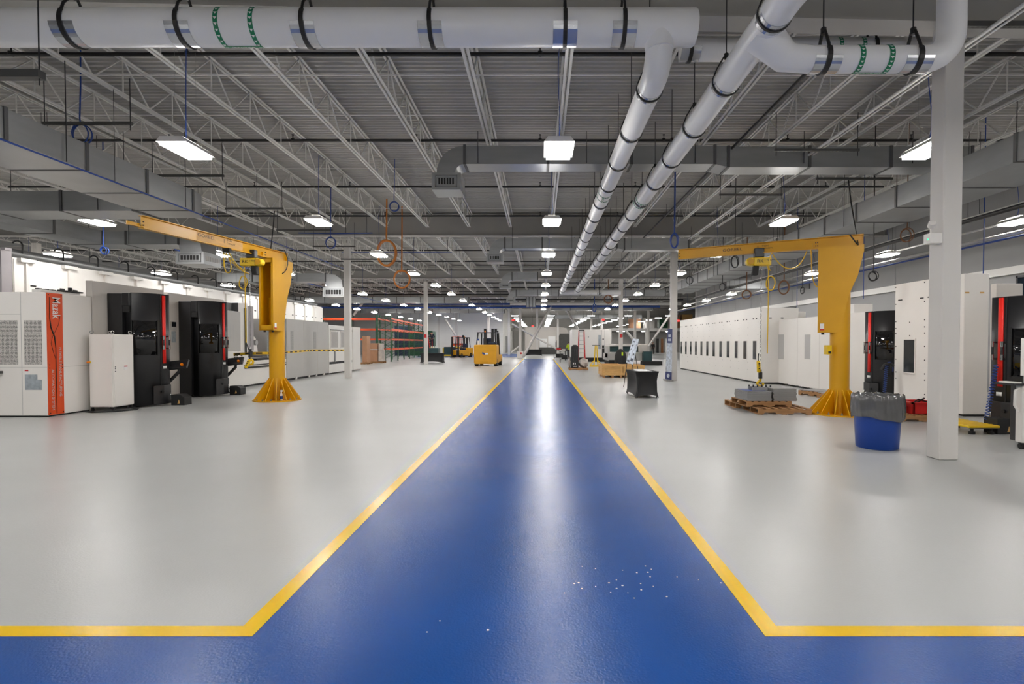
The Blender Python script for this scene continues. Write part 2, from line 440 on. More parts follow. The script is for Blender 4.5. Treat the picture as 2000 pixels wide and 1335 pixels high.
for ri, (x, where) in enumerate(rows):
    for k in range(-4, 14 if ri in (1, 2, 3) else 9):
        y = 8.5+5.04*k
        if k < 0 and ri in (0, 1): continue
        o = L0 if first else dup(L0, (x, y, 4.6)); first = False
        o.location = (x, y, 4.6)
        o['group'] = 'high bay lights in rows'
        o['label'] = ('LED high bay light %s, %s past the near girder' % (where, ORD[k])) if k >= 0 else 'LED high bay light %s, %s before the near girder' % (where, ORD[-k-1])
LF = None
for x, where in ((-2.85, 'far lights leading to the corridor gate'), (1.2, 'far lights beyond the blue walkway'), (5.75, 'far lights behind the tall white machine'), (9.9, 'far lights above the mezzanine side'), (14.5, 'far lights in front of the mezzanine')):
    for k in range(8):
        y = 60.5+5.6*k
        if LF is None:
            LF = T('strip_light', '', 'ceiling light', (x, y, 4.6))
            MB().box(-.42, .42, -.14, .14, .02, .1).build('housing', 'steel_white', LF); MB().box(-.38, .38, -.11, .11, -.02, .02).build('lens', 'lens', LF)
            MB().tube([(0, 0, .1), (0, 0, 1.9)], .006, 4).build('hanger_wire', 'steel_dark', LF); o = LF
        else: o = dup(LF, (x, y, 4.6))
        o['group'] = 'far strip lights'; o['label'] = 'small far ceiling light, %s in the row of %s' % (ORD[k], where)

# ---- sprinkler mains
SP = None; k = 0
for i in range(12):
    y = 9.25+3.9*i
    if min(abs(y-g) for g in (22.7, 37.8)) < .3: y -= .6
    lb = 'black sprinkler pipe crossing under the roof deck, %s from the near girder' % ORD[i]
    if SP is None:
        SP = T('sprinkler_pipe', lb, 'pipe', (-6, y, 6.5)); MB().tube([(-20.5, 0, 0), (20.2, 0, 0)], .033, 8).build('pipe', 'black_pipe', SP)
        hd = None
        for q in range(13):
            if hd is None: hd = MB().tube([(0, 0, .03), (0, 0, .13)], .012, 6).tube([(-.0, 0, .125), (0, 0, .14)], .03, 8).tube([(0, 0, -.02), (0, 0, .04)], .045, 8).build('sprinkler_head', 'black_pipe', SP); h = hd
            else: h = hd.copy(); COL.objects.link(h)
            h.location = (-18+3.0*q, 0, 0)
        o = SP
    else: o = dup(SP, (-6, y, 6.5))
    o['label'] = lb; o['group'] = 'black sprinkler pipes'

# ---- insulated white pipes
def ring_band(m, c, ax, r, w, a0, a1, n=14, t=.004):
    """part of a cylindrical sleeve round axis ax ('x' or 'y') at c"""
    for i in range(n):
        vs = []
        for aa in (a0+(a1-a0)*i/n, a0+(a1-a0)*(i+1)/n):
            for rr in (r, r+t):
                for d in (-w/2, w/2):
                    u = Vector((0, math.cos(aa)*rr, math.sin(aa)*rr)) if ax == 'x' else Vector((math.cos(aa)*rr, 0, math.sin(aa)*rr))
                    u[0 if ax == 'x' else 1] += d; vs.append(Vector(c)+u)
        m.add(vs, [(0,1,5,4),(2,6,7,3),(0,2,3,1),(4,5,7,6),(0,4,6,2),(1,3,7,5)])
    return m
def hanger(c, ax, r, root, rod_top, lean=0.0, color='black_pipe', heavy=True):
    c = Vector(c)
    ring_band(MB(), c, ax, r, .29 if heavy else .16, R(180+10), R(360-10), t=.006).build('saddle', 'saddle_galv', root)
    m = ring_band(MB(), c, ax, r+.008, .05 if heavy else .03, R(150), R(390), 18, t=.014 if heavy else .01)
    u = Vector((0, 1, 0)) if ax == 'x' else Vector((1, 0, 0)); v = u.cross(Vector((0, 0, 1)))
    for s in (-1, 1):
        a = c+u*(s*(r+.012)*math.cos(R(30)))+Vector((0, 0, r*.5)); b = c+u*s*.03+Vector((0, 0, r+.16))
        m.tube([a, c+u*s*(r*.75)+Vector((0, 0, r*.98)), b], .017 if heavy else .011, 6)
    m.tube([c+Vector((0, 0, r+.13)), c+Vector((0, 0, r+.2))], .03, 6)
    m.build('strap_hanger', color, root)
    MB().tube([c+Vector((0, 0, r+.16)), (c.x, c.y, rod_top)], .008, 5).build('hanger_rod', 'steel_dark', root)
def flow_label(root, c, ax, r, w, a0=185, a1=352):
    c = Vector(c); i = 0 if ax == 'x' else 1; NA = 279 if ax == 'x' else a0+54
    for s in (-1, 1):
        m = MB(); g = MB(); d = Vector((0, 0, 0)); d[i] = s*w/2
        ring_band(m, c+d, ax, r+.002, .055, R(a0-65 if ax == 'x' else a0-25), R(290 if ax == 'x' else a1+25), 22, .003)
        n = 10
        for k in range(n):
            a = R((a0-62+170*(k+.5)/n) if ax == 'x' else a0-20+(a1-a0+40)*(k+.5)/n)
            vs = []
            for da, dd in ((-.07, -.021), (-.07, .021), (.06, 0)):
                aa = a+da; u = Vector((0, math.cos(aa), math.sin(aa))) if ax == 'x' else Vector((math.cos(aa), 0, math.sin(aa)))
                e = Vector((0, 0, 0)); e[i] = dd
                vs += [c+d+e+u*(r+.0055), c+d+e+u*(r+.008)]
            g.add(vs, [(1, 3, 5), (0, 4, 2), (0, 2, 3, 1), (2, 4, 5, 3), (4, 0, 1, 5)])
        b = m.build('flow_band', 'green_label', root); g.build('arrow_print', 'paint_white', b)
    m = MB(); ring_band(m, c, ax, r+.002, w-.04, R(NA-6), R(NA+6), 3, .003)
    b = m.build('name_band', 'green_label', root)
    a = R(NA); u = Vector((0, math.cos(a), math.sin(a))) if ax == 'x' else Vector((math.cos(a), 0, math.sin(a)))
    t = Vector((0, -math.sin(a), math.cos(a))) if ax == 'x' else Vector((-math.sin(a), 0, math.cos(a)))
    xd = Vector((1, 0, 0)) if ax == 'x' else Vector((0, -1, 0))
    yd = u.cross(xd)
    text('lettering', 'CHILLED WATER RETURN', 'paint_white', b, .03, basis(c+u*(r+.0075), xd, yd), .001, align='CENTER', sx=.8)
ZM, YM, RM = 5.47, 6.7, .215
# main header
xr = P(1357, 60, YM).x
r = T('insulated_pipe', 'thick white insulated main pipe hung across the hall under the near girder', 'pipe', (-3, YM, ZM), world=True, group='white insulated pipes')
MB().tube([(-9.5, YM, ZM), (xr-.02, YM, ZM), (xr, YM, ZM)], [RM, RM, RM-.012], 40).build('jacket', 'pvc_white', r)
for px in (-60, 147, 365, 603, 845, 1103, 1216):
    x = P(px, 62, YM).x; hanger((x, YM, ZM), 'x', RM, r, 6.6)
x0, x1 = P(440, 60, YM).x, P(506, 60, YM).x
flow_label(r, ((x0+x1)/2, YM, ZM), 'x', RM, x1-x0)
xt = P(1288, 70, YM).x
MB().tube([(xt-.02, YM, ZM), (xt, YM, ZM-RM-.06)], [.2, .17], 28).build('tee_branch', 'pvc_white', r)
HA = 3.4; ZA = EYE+HA; RA = .165; XA = xt
YEND = 36.3
def long_pipe(name, label, X, Z, y0, y1, rr, pre=None):
    r = T(name, label, 'pipe', (X, y0, Z), world=True, group='white insulated pipes')
    pts = (pre or [])+[(X, y0, Z), (X, y1, Z)]
    MB().tube(pts, rr, 28).build('jacket', 'pvc_white', r)
    y = y0+.25; k = 0
    while y < y1-.3:
        if not any(d0-.15 < y < d0+.7 for d0 in (12.0, 21.75, 33.0)): hanger((X, y, Z), 'y', rr, r, BOT, heavy=False)
        y += 1.45; k += 1
    return r
pre = [(XA, YM, ZM-RM-.02)]+arc((XA, YM+.32, ZA+.32), .32, R(180), R(270), 8, (0, 1, 0), (0, 0, 1))
XA_ = .437*HA
pa = long_pipe('insulated_pipe', 'white insulated pipe running down the hall from the main pipe tee', XA, ZA, YM+.34, YEND, RA, pre)
flow_label(pa, (XA, 12.3, ZA), 'y', RA, .34, a0=200, a1=340)
XB = .715*HA
pre = [(XB+.42, 4.6, ZA+1.2), (XB+.42, 4.7, ZA+.7)]+bez((XB+.38, 4.75, ZA+.5), (XB+.3, 4.8, ZA+.1), (XB, 4.9, ZA), (XB, 5.35, ZA), 8)
pb = long_pipe('insulated_pipe', 'white insulated pipe running down the hall beside the branch to the column', XB, ZA, 5.4, YEND, RA*1.02, pre)
flow_label(pb, (XB, 12.9, ZA), 'y', RA*1.02, .34, a0=200, a1=340)
# branch to column and riser
YC = 5.95; zc = P(1600, 116, YC).z; rc = 24.5*YC/1050; xe = P(1858, 60, YC).x
r = T('insulated_pipe', 'white insulated branch pipe turning up in front of the column beside the blue bin', 'pipe', (XB, YC, zc), world=True, group='white insulated pipes')
pts = [(XB, YC, ZA), (XB+.16, YC, zc)]
MB().tube([(XB-.02, YC, ZA-.02), (XB+.25, YC, zc+.02), (XB+.5, YC, zc)]+[(xe-.34, YC, zc)]+arc((xe-.3, YC, zc+.3), .3, R(-90), R(0), 8, (1, 0, 0), (0, 0, 1))+[(xe, YC, zc+1.4)], [RA*1.25, rc*1.1]+[rc]*12, 28).build('jacket', 'pvc_white', r)
for px in (1608, 1783): hanger((P(px, 100, YC).x, YC, zc), 'x', rc, r, 6.6)
x0, x1 = P(1672, 110, YC).x, P(1728, 110, YC).x
flow_label(r, ((x0+x1)/2, YC, zc), 'x', rc, x1-x0)
# parallel pipe behind the girder
YD = 8.15; zd = P(1500, 97, YD).z; xd0, xd1 = P(1330, 97, YD).x, P(1842, 97, YD).x
r = T('insulated_pipe', 'white insulated pipe crossing behind the near girder', 'pipe', (xd0, YD, zd), world=True, group='white insulated pipes')
MB().tube([(xd0, YD, zd), (xd1, YD, zd)], .165, 28).build('jacket', 'pvc_white', r)
for px in (1346, 1530, 1700): hanger((P(px, 97, YD).x, YD, zd), 'x', .165, r, BOT+.4)
flow_label(r, (P(1655, 97, YD).x, YD, zd), 'x', .165, .34)
# far header joining both pipes
r = T('insulated_pipe', 'white insulated header joining the two long pipes at their far end', 'pipe', (XB, YEND, ZA), world=True, group='white insulated pipes')
MB().tube([(XA, YEND-.1, ZA), (XA+.05, YEND+.1, ZA), (XA+.3, YEND+.17, ZA), (5.45, YEND+.17, ZA)], RA, 20).build('jacket', 'pvc_white', r)
hanger((4.0, YEND+.17, ZA), 'x', RA, r, BOT)
# grey line above the pallet stocker
zs = 1.6+.168*14.2
r = T('service_pipe', 'grey insulated pipe with black hooks running above the pallet stocker', 'pipe', (-14.2, 12, zs), world=True)
MB().tube([(-14.2, 8, zs), (-14.2, 34, zs)], .14, 20).build('jacket', 'galv', r)
hk = None
for k in range(16):
    y = 13.4+k*1.25; m = MB().tube([(-14.2+.15, y, zs+.02), (-14.2+.15, y, zs+.22)]+arc((-14.2, y, zs+.22), .15, 0, R(140), 8, (1, 0, 0), (0, 0, 1)), .022, 6)
    if hk is None: hk = m.build('hook', 'black_pipe', r); h0 = y
    else: h = hk.copy(); COL.objects.link(h); h.location.y = hk.location.y+y-h0
for k in range(4): MB().tube([(-14.2, 10+k*7, zs), (-14.2, 10+k*7, BOT)], .01, 5).build('hanger_rod', 'steel_dark', r)

# ---- rectangular ducts
def duct(root, x0, x1, y0, y1, z0, z1, axis, step=1.45, nm='duct_run'):
    b = MB().box(x0, x1, y0, y1, z0, z1).build(nm, 'duct_galv', root)
    a0, a1 = (x0, x1) if axis == 'x' else (y0, y1)
    n = max(1, int(abs(a1-a0)/step)); e = .018
    for i in range(n+1):
        p = a0+(a1-a0)*i/n
        if axis == 'x': MB().box(p-.03, p+.03, y0-e, y1+e, z0-e*.4, z1+e).build('seam_flange', 'seam_grey', root)
        else: MB().box(x0-e, x1+e, p-.03, p+.03, z0-e*.4, z1+e).build('seam_flange', 'seam_grey', root)
    return b
def grille_box(root, x0, x1, y0, y1, z0, z1):
    b = MB().box(x0, x1, y0, y1, z0, z1).build('diffuser_box', 'duct_galv', root, bevel=.006)
    w, h = x1-x0, z1-z0
    m = MB(); t = .03
    m.box(x0+.08, x1-.08, y0-.015, y0, z0+.06, z0+.06+t).box(x0+.08, x1-.08, y0-.015, y0, z1-.06-t, z1-.06).box(x0+.08, x0+.08+t, y0-.015, y0, z0+.06, z1-.06).box(x1-.08-t, x1-.08, y0-.015, y0, z0+.06, z1-.06)
    m.build('grille_frame', 'galv', b)
    m = MB()
    n = 6
    for k in range(n):
        a = x0+.14+(w-.28)*k/n; m.box(a+.012, a+(w-.28)/n-.012, y0-.006, y0, z0+.12, z1-.12)
    m.build('grille_opening', 'black_pipe', b)
    m = MB()
    for k in range(n): 
        a = y0+.1+(y1-y0-.2)*k/n; m.box(x1, x1+.006, a+.012, a+(y1-y0-.2)/n-.012, z0+.12, z1-.12)
    m.build('grille_side_opening', 'grey_panel', b)
def elbow_down(root, xc, y0, y1, z0, z1, w, rin=.22):
    """elbow whose mouth meets a run coming from +x at heights z0..z1 and turns down; xc = x of the mouth"""
    h = z1-z0; n = 10; poly = []
    cx, cz = xc, z0-rin
    for i in range(n+1): a = R(90+90*i/n); poly.append((cx+(rin+h)*math.cos(a), cz+(rin+h)*math.sin(a)))
    for i in range(n, -1, -1): a = R(90+90*i/n); poly.append((cx+rin*math.cos(a), cz+rin*math.sin(a)))
    MB().prism(poly, y0, y1, Matrix(((1, 0, 0, 0), (0, 0, 1, 0), (0, 1, 0, 0), (0, 0, 0, 1)))).build('elbow', 'duct_galv', root)
    return cx-rin-h, cx-rin, cz
def rods(root, pts, z, top=BOT):
    for x, y in pts: MB().tube([(x, y, z), (x, y, top)], .008, 5).build('hanger_rod', 'steel_dark', root)
def cross_duct(label, y, px_mouth, px_end, pyt, pyb, box_h, offs=None, depth=.55):
    z1 = P(1055, pyt, y).z; z0 = P(1055, pyb, y).z; xm = P(px_mouth, 500, y).x; xe = P(px_end, 500, y).x
    r = T('air_duct', label, 'duct', (xm, y, z0), world=True, group='rectangular air ducts')
    if offs:
        xo = P(offs, 500, y).x
        duct(r, xm, xo, y, y+depth, z0, z1, 'x'); duct(r, xo+.3, xe, y, y+depth, z0-.07, z1-.02, 'x')
        MB().prism([(xo, z0), (xo+.3, z0-.07), (xo+.3, z1-.02), (xo, z1)], y, y+depth, Matrix(((1, 0, 0, 0), (0, 0, 1, 0), (0, 1, 0, 0), (0, 0, 0, 1)))).build('offset_piece', 'duct_galv', r)
    else: duct(r, xm, xe, y, y+depth, z0, z1, 'x')
    x0, x1, zz = elbow_down(r, xm, y, y+depth, z0, z1, 0)
    grille_box(r, x0-.1, x1+.14, y-.05, y+depth+.05, zz-box_h, zz+.02)
    n = int((xe-xm)/2.4)
    rods(r, [(xm+.3+i*2.4, y-.04) for i in range(n+1)], z0)
    return r
cross_duct('grey rectangular duct crossing above the walkway with an elbow and grille at its end', 12.0, 908, 1896, 284, 320, .36, 1395)
cross_duct('second grey cross duct above the walkway, behind the first', 21.75, 986, 1345, 464, 484.5, .34, 1205)
cross_duct('third grey cross duct above the walkway, beyond the second', 33.0, 1000, 1050, 531, 546, .3)
cross_duct('fourth grey cross duct above the walkway, at the far end of the white pipes', 41.5, 1008, 1300, 566, 577, .3)
ZB, ZT = 4.6, 5.06
r = T('air_duct', 'wide grey duct running overhead above the black fronted machines, with a rounded end', 'duct', (-8.5, 6, ZB), world=True, group='rectangular air ducts')
duct(r, -9.2, -7.9, -2, 12.3, ZB, ZT, 'y', 1.4)
MB().prism([(-9.2, 12.3), (-7.9, 12.3)]+[(-7.9-.45+.45*math.cos(R(a)), 12.3+.75*math.sin(R(a))) for a in range(10, 91, 10)]+[(-9.2, 13.05)], ZB, ZT, smooth=False).build('rounded_end', 'duct_galv', r)
rods(r, [(x, y) for x in (-9.23, -7.87) for y in (2, 5.5, 9, 12)], ZB)
r = T('air_duct', 'grey cross duct joining the wide overhead duct from the stocker side', 'duct', (-15, 12.7, ZB), world=True, group='rectangular air ducts')
duct(r, -24, -9.22, 12.25, 13.1, ZB-.02, ZT-.03, 'x', 1.6); rods(r, [(-22+3*k, 12.22) for k in range(5)], ZB)
r = T('air_duct', 'grey duct dropping to a grille behind the boom of the long jib crane', 'duct', (-13, 15, ZB), world=True, group='rectangular air ducts')
duct(r, -14.2, -13.3, 13.15, 16.4, ZB-.02, ZT-.08, 'y'); duct(r, -14.2, -11.0, 16.42, 17.2, ZB-.02, ZT-.08, 'x', 1.2)
MB().prism([(-11.0, ZB-.02), (-11.0, ZT-.08), (-10.6, ZT-.1), (-10.35, ZT-.3), (-10.3, ZB-.25), (-10.95, ZB-.25)], 16.42, 17.2, Matrix(((1, 0, 0, 0), (0, 0, 1, 0), (0, 1, 0, 0), (0, 0, 0, 1)))).build('elbow', 'duct_galv', r)
grille_box(r, -11.05, -10.2, 16.35, 17.25, ZB-.62, ZB-.24); rods(r, [(-13.7, 14), (-12.5, 16.4), (-11.4, 16.4)], ZB)
r = T('air_duct', 'grey duct dropping to a grille beside the foot of the long boom', 'duct', (-9.4, 27, ZB), world=True, group='rectangular air ducts')
duct(r, -16, -10.6, 26.6, 27.4, ZB, ZT-.05, 'x'); x0, x1, zz = -10.6, -9.7, ZB-.3
MB().prism([(-10.6, ZB), (-10.6, ZT-.05), (-10.1, ZT-.12), (-9.8, ZT-.35), (-9.75, ZB-.3), (-10.55, ZB-.3)], 26.6, 27.4, Matrix(((1, 0, 0, 0), (0, 0, 1, 0), (0, 1, 0, 0), (0, 0, 0, 1)))).build('elbow', 'duct_galv', r)
grille_box(r, -10.7, -9.65, 26.5, 27.5, ZB-.75, ZB-.29); rods(r, [(-15, 26.6), (-12, 26.6)], ZB)
r = T('air_duct', 'wide grey duct running overhead above the windowed white machines', 'duct', (8.5, 14, ZB), world=True, group='rectangular air ducts')
duct(r, 7.9, 9.2, 6.0, 33, ZB, ZT, 'y', 1.5); rods(r, [(x, y) for x in (7.87, 9.23) for y in (7, 10.5, 14, 17.5, 21, 24.5, 28, 31.5)], ZB)
r = T('air_duct', 'round topped grey duct standing out beside the wide duct over the windowed machines', 'duct', (10, 30, ZB), world=True, group='rectangular air ducts')
duct(r, 9.3, 13.5, 27, 27.8, ZB-.3, ZB+.1, 'x'); rods(r, [(10, 27), (12.5, 27)], ZB-.3)
# far clutter ducts
for k, (x0, x1, y, z0, z1) in enumerate(((-26, -6, 45, 4.9, 5.4), (-1.2, -.4, 46.5, 4.7, 5.5), (1, 12, 57, 5.0, 5.5), (-20, -4, 60, 4.9, 5.3), (2, 14, 74, 4.9, 5.4))):
    r = T('air_duct', ('grey far duct high above the racking', 'short grey flexible duct section above the far walkway', 'grey far duct above the tall white machine', 'grey far duct above the forklifts', 'grey far duct above the mezzanine')[k], 'duct', ((x0+x1)/2, y, z0), world=True, group='rectangular air ducts')
    duct(r, x0, x1, y, y+.7, z0, z1, 'x', .25 if k == 1 else 2.0); rods(r, [(x0+.2, y), (x1-.2, y)], z0)
# ---- strut hangers

def strut(px0, px1, py, Y, label, thick=.05, depth=.05, rodtop=True):
    a, b = P(px0, py, Y), P(px1, py, Y)
    r = T('strut_channel', label, 'hanger', ((a.x+b.x)/2, Y, a.z), world=True, group='hanging strut channels')
    m = MB().box(a.x, b.x, Y-depth/2, Y+depth/2, a.z-thick/2, a.z+thick/2); m.build('channel', 'strut_grey', r)
    n = max(4, int((b.x-a.x)/.07)) if thick < .08 else 0; m = MB()
    for i in range(n):
        x = a.x+(b.x-a.x)*(i+.25)/n; m.box(x, x+(b.x-a.x)/n*.5, Y-depth*.15, Y+depth*.15, a.z-thick/2-.002, a.z-thick/2)
    if n: m.build('slot_pattern', 'black_pipe', r)
    if rodtop:
        for x in (a.x+.03, b.x-.03): MB().tube([(x, Y, a.z-.12), (x, Y, BOT)], .008, 5).build('hanger_rod', 'steel_dark', r)
strut(-60, 82, 146, 6.3, 'dark strut channel hung at the edge of the wide duct, nearest the main pipe', .09, .1)
strut(84, 258, 241, 9.6, 'dark slotted strut channel hung above the wide duct')
strut(295, 437, 343, 12.6, 'dark strut channel hung beyond the end of the wide duct')
strut(440, 553, 407, 15.7, 'dark strut channel with a junction box hung above the long boom')
strut(540, 650, 449, 19.0, 'grey strut channel carrying a blue air line beside the column')
strut(611, 694, 481, 21.0, 'dark strut channel behind the coiled blue hose')
strut(666, 740, 506, 24.0, 'dark strut channel in front of the column top')
strut(1513, 1678, 293, 11.0, 'slotted strut channel hung in front of the first cross duct')
strut(1594, 1743, 349, 12.9, 'strut channel hung behind the first cross duct with a drooping cable')
strut(1405, 1528, 380, 15.0, 'slotted strut channel hung between the cross ducts')
strut(1832, 2060, 48, 7.2, 'slotted strut channel fixed across the top of the column beside the blue bin', .07, .06, False)
# ---- conduits and pipes running down the hall
def run(name, label, pts, r, m, cat='pipe', group=None, hang=None):
    o = MB().tube(pts, r, 8).build(name, m); tag(o, label, cat, group); return o
for k, (x, z, y0, y1, rr, m, lb) in enumerate((
    (5.95, 5.75, 3.5, 37, .028, 'steel_white', 'pale conduit running down the hall past the column beside the blue bin'),
    (6.05, 5.75, 3.5, 37, .016, 'steel_white', 'thin conduit beside the pale conduit near the column'),
    (4.25, 5.9, 8.2, 37, .03, 'black_pipe', 'black pipe running down the hall beside the twin white pipes'),
    (9.5, 4.58-.28, 7, 34, .05, 'black_pipe', 'black pipe running under the wide duct over the windowed machines'),
    (9.75, 4.52-.12, 7, 34, .05, 'steel_white', 'pale pipe running beside the black pipe under the wide duct'),
    (11.7, 4.2, 8, 46, .028, 'hose_blue', 'blue compressed air line along the outer wall'),
    (11.75, 4.32, 8, 46, .04, 'steel_white', 'pale pipe above the blue air line along the outer wall'),
    (12.3, 4.75, 8, 46, .03, 'steel_white', 'upper pale pipe along the outer wall'),
    (-7.86, 4.56, 0, 21.5, .016, 'hose_blue', 'blue compressed air line running along the edge of the wide duct'),
    (-10.0, 5.9, 6, 22, .02, 'steel_white', 'pale conduit under the joists above the wide duct'),
    (-10.12, 5.9, 6, 22, .02, 'steel_white', 'second pale conduit under the joists above the wide duct'),
    (-12.2, 4.7, 18, 46, .02, 'hose_blue', 'blue compressed air line above the gantry machine'))):
    o = run('pipe' if 'pipe' in lb else 'conduit' if 'conduit' in lb else 'air_line', lb, [(x, y0, z), (x, (y0+y1)/2, z), (x, y1, z)], rr, m)
    o['group'] = 'service lines running down the hall'
    WORLD[o.name] = o.location.copy()
    k2 = int((y1-y0)/5)
    for q in range(1, k2): MB().tube([(x, y0+q*5, z), (x, y0+q*5, BOT if x > -13 else BOT)], .006, 4).build('hanger_rod', 'steel_dark', o)
for k, (x0, x1, y, z, rr, m, lb) in enumerate(((-22, -2.6, 50, 4.85, .08, 'hose_blue', 'blue pipe crossing above the racking, lower of two'), (-22, -2.6, 58, 5.75, .1, 'hose_blue', 'blue pipe crossing above the racking, upper of two'),
    (-3, 12, 54, 5.2, .12, 'hose_blue', 'blue pipe crossing above the end of the walkway'), (-3, 14, 53.5, 5.45, .15, 'steel_white', 'pale steel rail above the blue pipe at the end of the walkway'),
    (-16, 2, 46, 5.7, .06, 'black_pipe', 'black pipe crossing above the far racking'), (-12, 13, 49, 5.5, .05, 'black_pipe', 'black pipe crossing above the far walkway'),
    (-8.5, -5.9, 19, 5.45, .018, 'hose_blue', 'blue air line leading to the coiled hose near the column'), (-9, -4, 24.5, 5.7, .016, 'hose_blue', 'blue air line behind the hanging orange cords'))):
    o = run('pipe' if 'pipe' in lb else 'rail' if 'rail' in lb else 'air_line', lb, [(x0, y, z), ((x0+x1)/2, y, z-(.02 if rr < .05 else 0)), (x1, y, z)], rr, m); o['group'] = 'service lines crossing the hall'
    WORLD[o.name] = o.location.copy()
    for q in range(4):
        x = x0+.2+(x1-x0-.4)*q/3; MB().tube([(x, y, z), (x, y, BOT)], .008, 4).build('hanger_rod', 'steel_dark', o)
# ---- coiled hoses and cords hanging from the ceiling
def coil(label, cat, m, px, py, Y, rx, rz, turns, thick, name='hose_coil', up=None, tail=None, top=None):
    """hank seen face-on; rx, rz radii in metres; hangs from the ceiling by its own cord"""
    c = P(px, py, Y); rnd = random.Random(int(px)); pts = []; off = [rnd.uniform(-1, 1) for _ in range(10)]
    n = 22
    for i in range(turns*n+1):
        a = 2*math.pi*i/n+math.pi/2; f_ = i/n; q_ = int(f_) % 8; j = .1*rx*(off[q_]*(1-(f_-int(f_)))+off[q_+1]*(f_-int(f_)))
        pts.append(c+Vector(((rx+j)*math.cos(a), .035*math.sin(a*.5+i*.05)+(i/(turns*n)-.5)*.06, (rz+j)*math.sin(a))))
    tp = DECK+.03
    pts = [Vector((c.x+.02, Y, tp)), Vector((c.x+.01, Y, (tp+c.z+rz)/2)), Vector((c.x, Y-.02, c.z+rz+.12))]+pts
    if tail: pts += [pts[-1]+Vector((.04, 0, -.05)), c+Vector((rx*.6, .02, -rz)), c+Vector(tail)]
    o = MB().tube(pts, thick, 6).build(name, m); tag(o, label, cat, 'hanging coiled lines'); return o
coil('coiled dark blue hose hanging beside the grey strut near the column', 'hose', 'hose_blue', 646, 474, 18.9, .17, .19, 3, .016, top=5.45)
coil('small blue hose coil hanging under the joists beside the first cross duct elbow', 'hose', 'hose_blue', 770, 403, 16.0, .13, .13, 2, .012)
coil('blue hose coil hanging above the wide duct', 'hose', 'hose_blue', 158, 262, 10.0, .15, .17, 2, .013)
coil('small blue hose coil hanging above the stocker', 'hose', 'hose_blue', 203, 489, 14.5, .09, .09, 2, .014)
coil('bright blue hose coil hanging beside the tip of the boom over the steel plates', 'hose', 'hose_blue', 1317, 470, 14.4, .1, .19, 3, .022)
coil('large orange cord coil hanging near the far forklift', 'cord', 'cord_orange', 755, 494, 20.5, .35, .48, 5, .03, 'cord_coil')
coil('lower orange cord coil hanging under the large one', 'cord', 'cord_orange', 785, 545, 21.5, .30, .33, 4, .028, 'cord_coil', top=5.2)
coil('black cable hank hanging behind the boom over the steel plates', 'cord', 'cord_black', 1435, 511, 17, .11, .18, 3, .012, 'cord_coil')
coil('brown cord coil hanging below the boom behind the hoist', 'cord', 'cord_brown', 1531, 561, 21, .2, .26, 2, .02, 'cord_coil')
coil('brown cord coil hanging behind the yellow hoist cable', 'cord', 'cord_brown', 1458, 575, 23, .19, .18, 2, .02, 'cord_coil')
coil('black cable coil hanging over the big white cabinet', 'cord', 'cord_black', 1705, 539, 13.5, .105, .11, 3, .012, 'cord_coil', top=4.3)
coil('orange cord coil hanging under the wide duct beside the emergency light', 'cord', 'cord_brown', 1771, 459, 13.5, .15, .16, 2, .012, 'cord_coil', top=4.6)
coil('dark cable coil hanging over the windowed machine line', 'cord', 'cord_black', 1347, 547, 25, .15, .17, 2, .014, 'cord_coil')
coil('small black cable hank hanging behind the yellow hoist', 'cord', 'cord_black', 1567, 567, 22, .07, .14, 2, .014, 'cord_coil')
coil('mixed far cable coil hanging above the tall white machine', 'cord', 'cord_brown', 1188, 584, 40, .28, .28, 2, .04, 'cord_coil')
coil('far blue hose hank hanging above the tall white machine', 'hose', 'hose_blue', 1161, 601, 42, .12, .3, 2, .04)
coil('thin black cord loop hanging from the strut behind the first cross duct', 'cord', 'cord_black', 1411, 560, 24, .12, .16, 2, .013, 'cord_coil')
# drooping supply cables of the two cranes
o = MB().tube([P(536, 412, 15.4), P(533, 450, 15.3), P(527, 500, 15.1)]+bez(P(527, 510, 15.0), P(528, 540, 14.8), P(565, 548, 14.8), P(562, 505, 14.9), 10)+[P(556, 488, 14.9)], .014, 6).build('supply_cable', 'cord_black')
tag(o, 'black supply cable drooping over the head of the long boom jib crane', 'cable')
o = MB().tube([P(1657, 352, 12.9), P(1663, 400, 12.7), P(1672, 455, 12.2), P(1676, 478, 11.7), P(1672, 474, 11.6), P(1660, 458, 11.7)], .014, 6).build('supply_cable', 'cord_black')
tag(o, 'black supply cable dropping to the head of the crane over the steel plates', 'cable')
for px, y, lb in ((1688, 16, 'thin blue drop line behind the black cable coil'), (1558, 21, 'thin blue drop line behind the crane head'), (1922, 13, 'thin blue drop line over the big white cabinet')):
    a = P(px, 440, y); o = MB().tube([(a.x, y, DECK+.03), (a.x, y, 2.9)], .012, 5).build('air_line', 'hose_blue'); tag(o, lb, 'air line', 'blue drop lines')
# emergency light on the column
r = T('emergency_light', 'white twin head emergency light fixed to the column beside the blue bin', 'light', (5.43, 7.3, 3.05), world=True)
a = P(1822, 465, 7.3)
MB().box(a.x-.045, 5.428, 7.28, 7.42, a.z-.07, a.z+.07).build('case', 'white_panel', r, bevel=.008)
MB().cyl((a.x-.02, 7.3, a.z+.16), (a.x-.045, 7.25, a.z+.2), .05, .045).cyl((a.x, 7.34, a.z+.07), (a.x-.01, 7.32, a.z+.16), .012).build('lamp_head', 'white_panel', r)
MB().cyl((a.x-.047, 7.33, a.z-.01), (a.x-.044, 7.33, a.z-.01), .012).build('indicator', 'led_green', r)
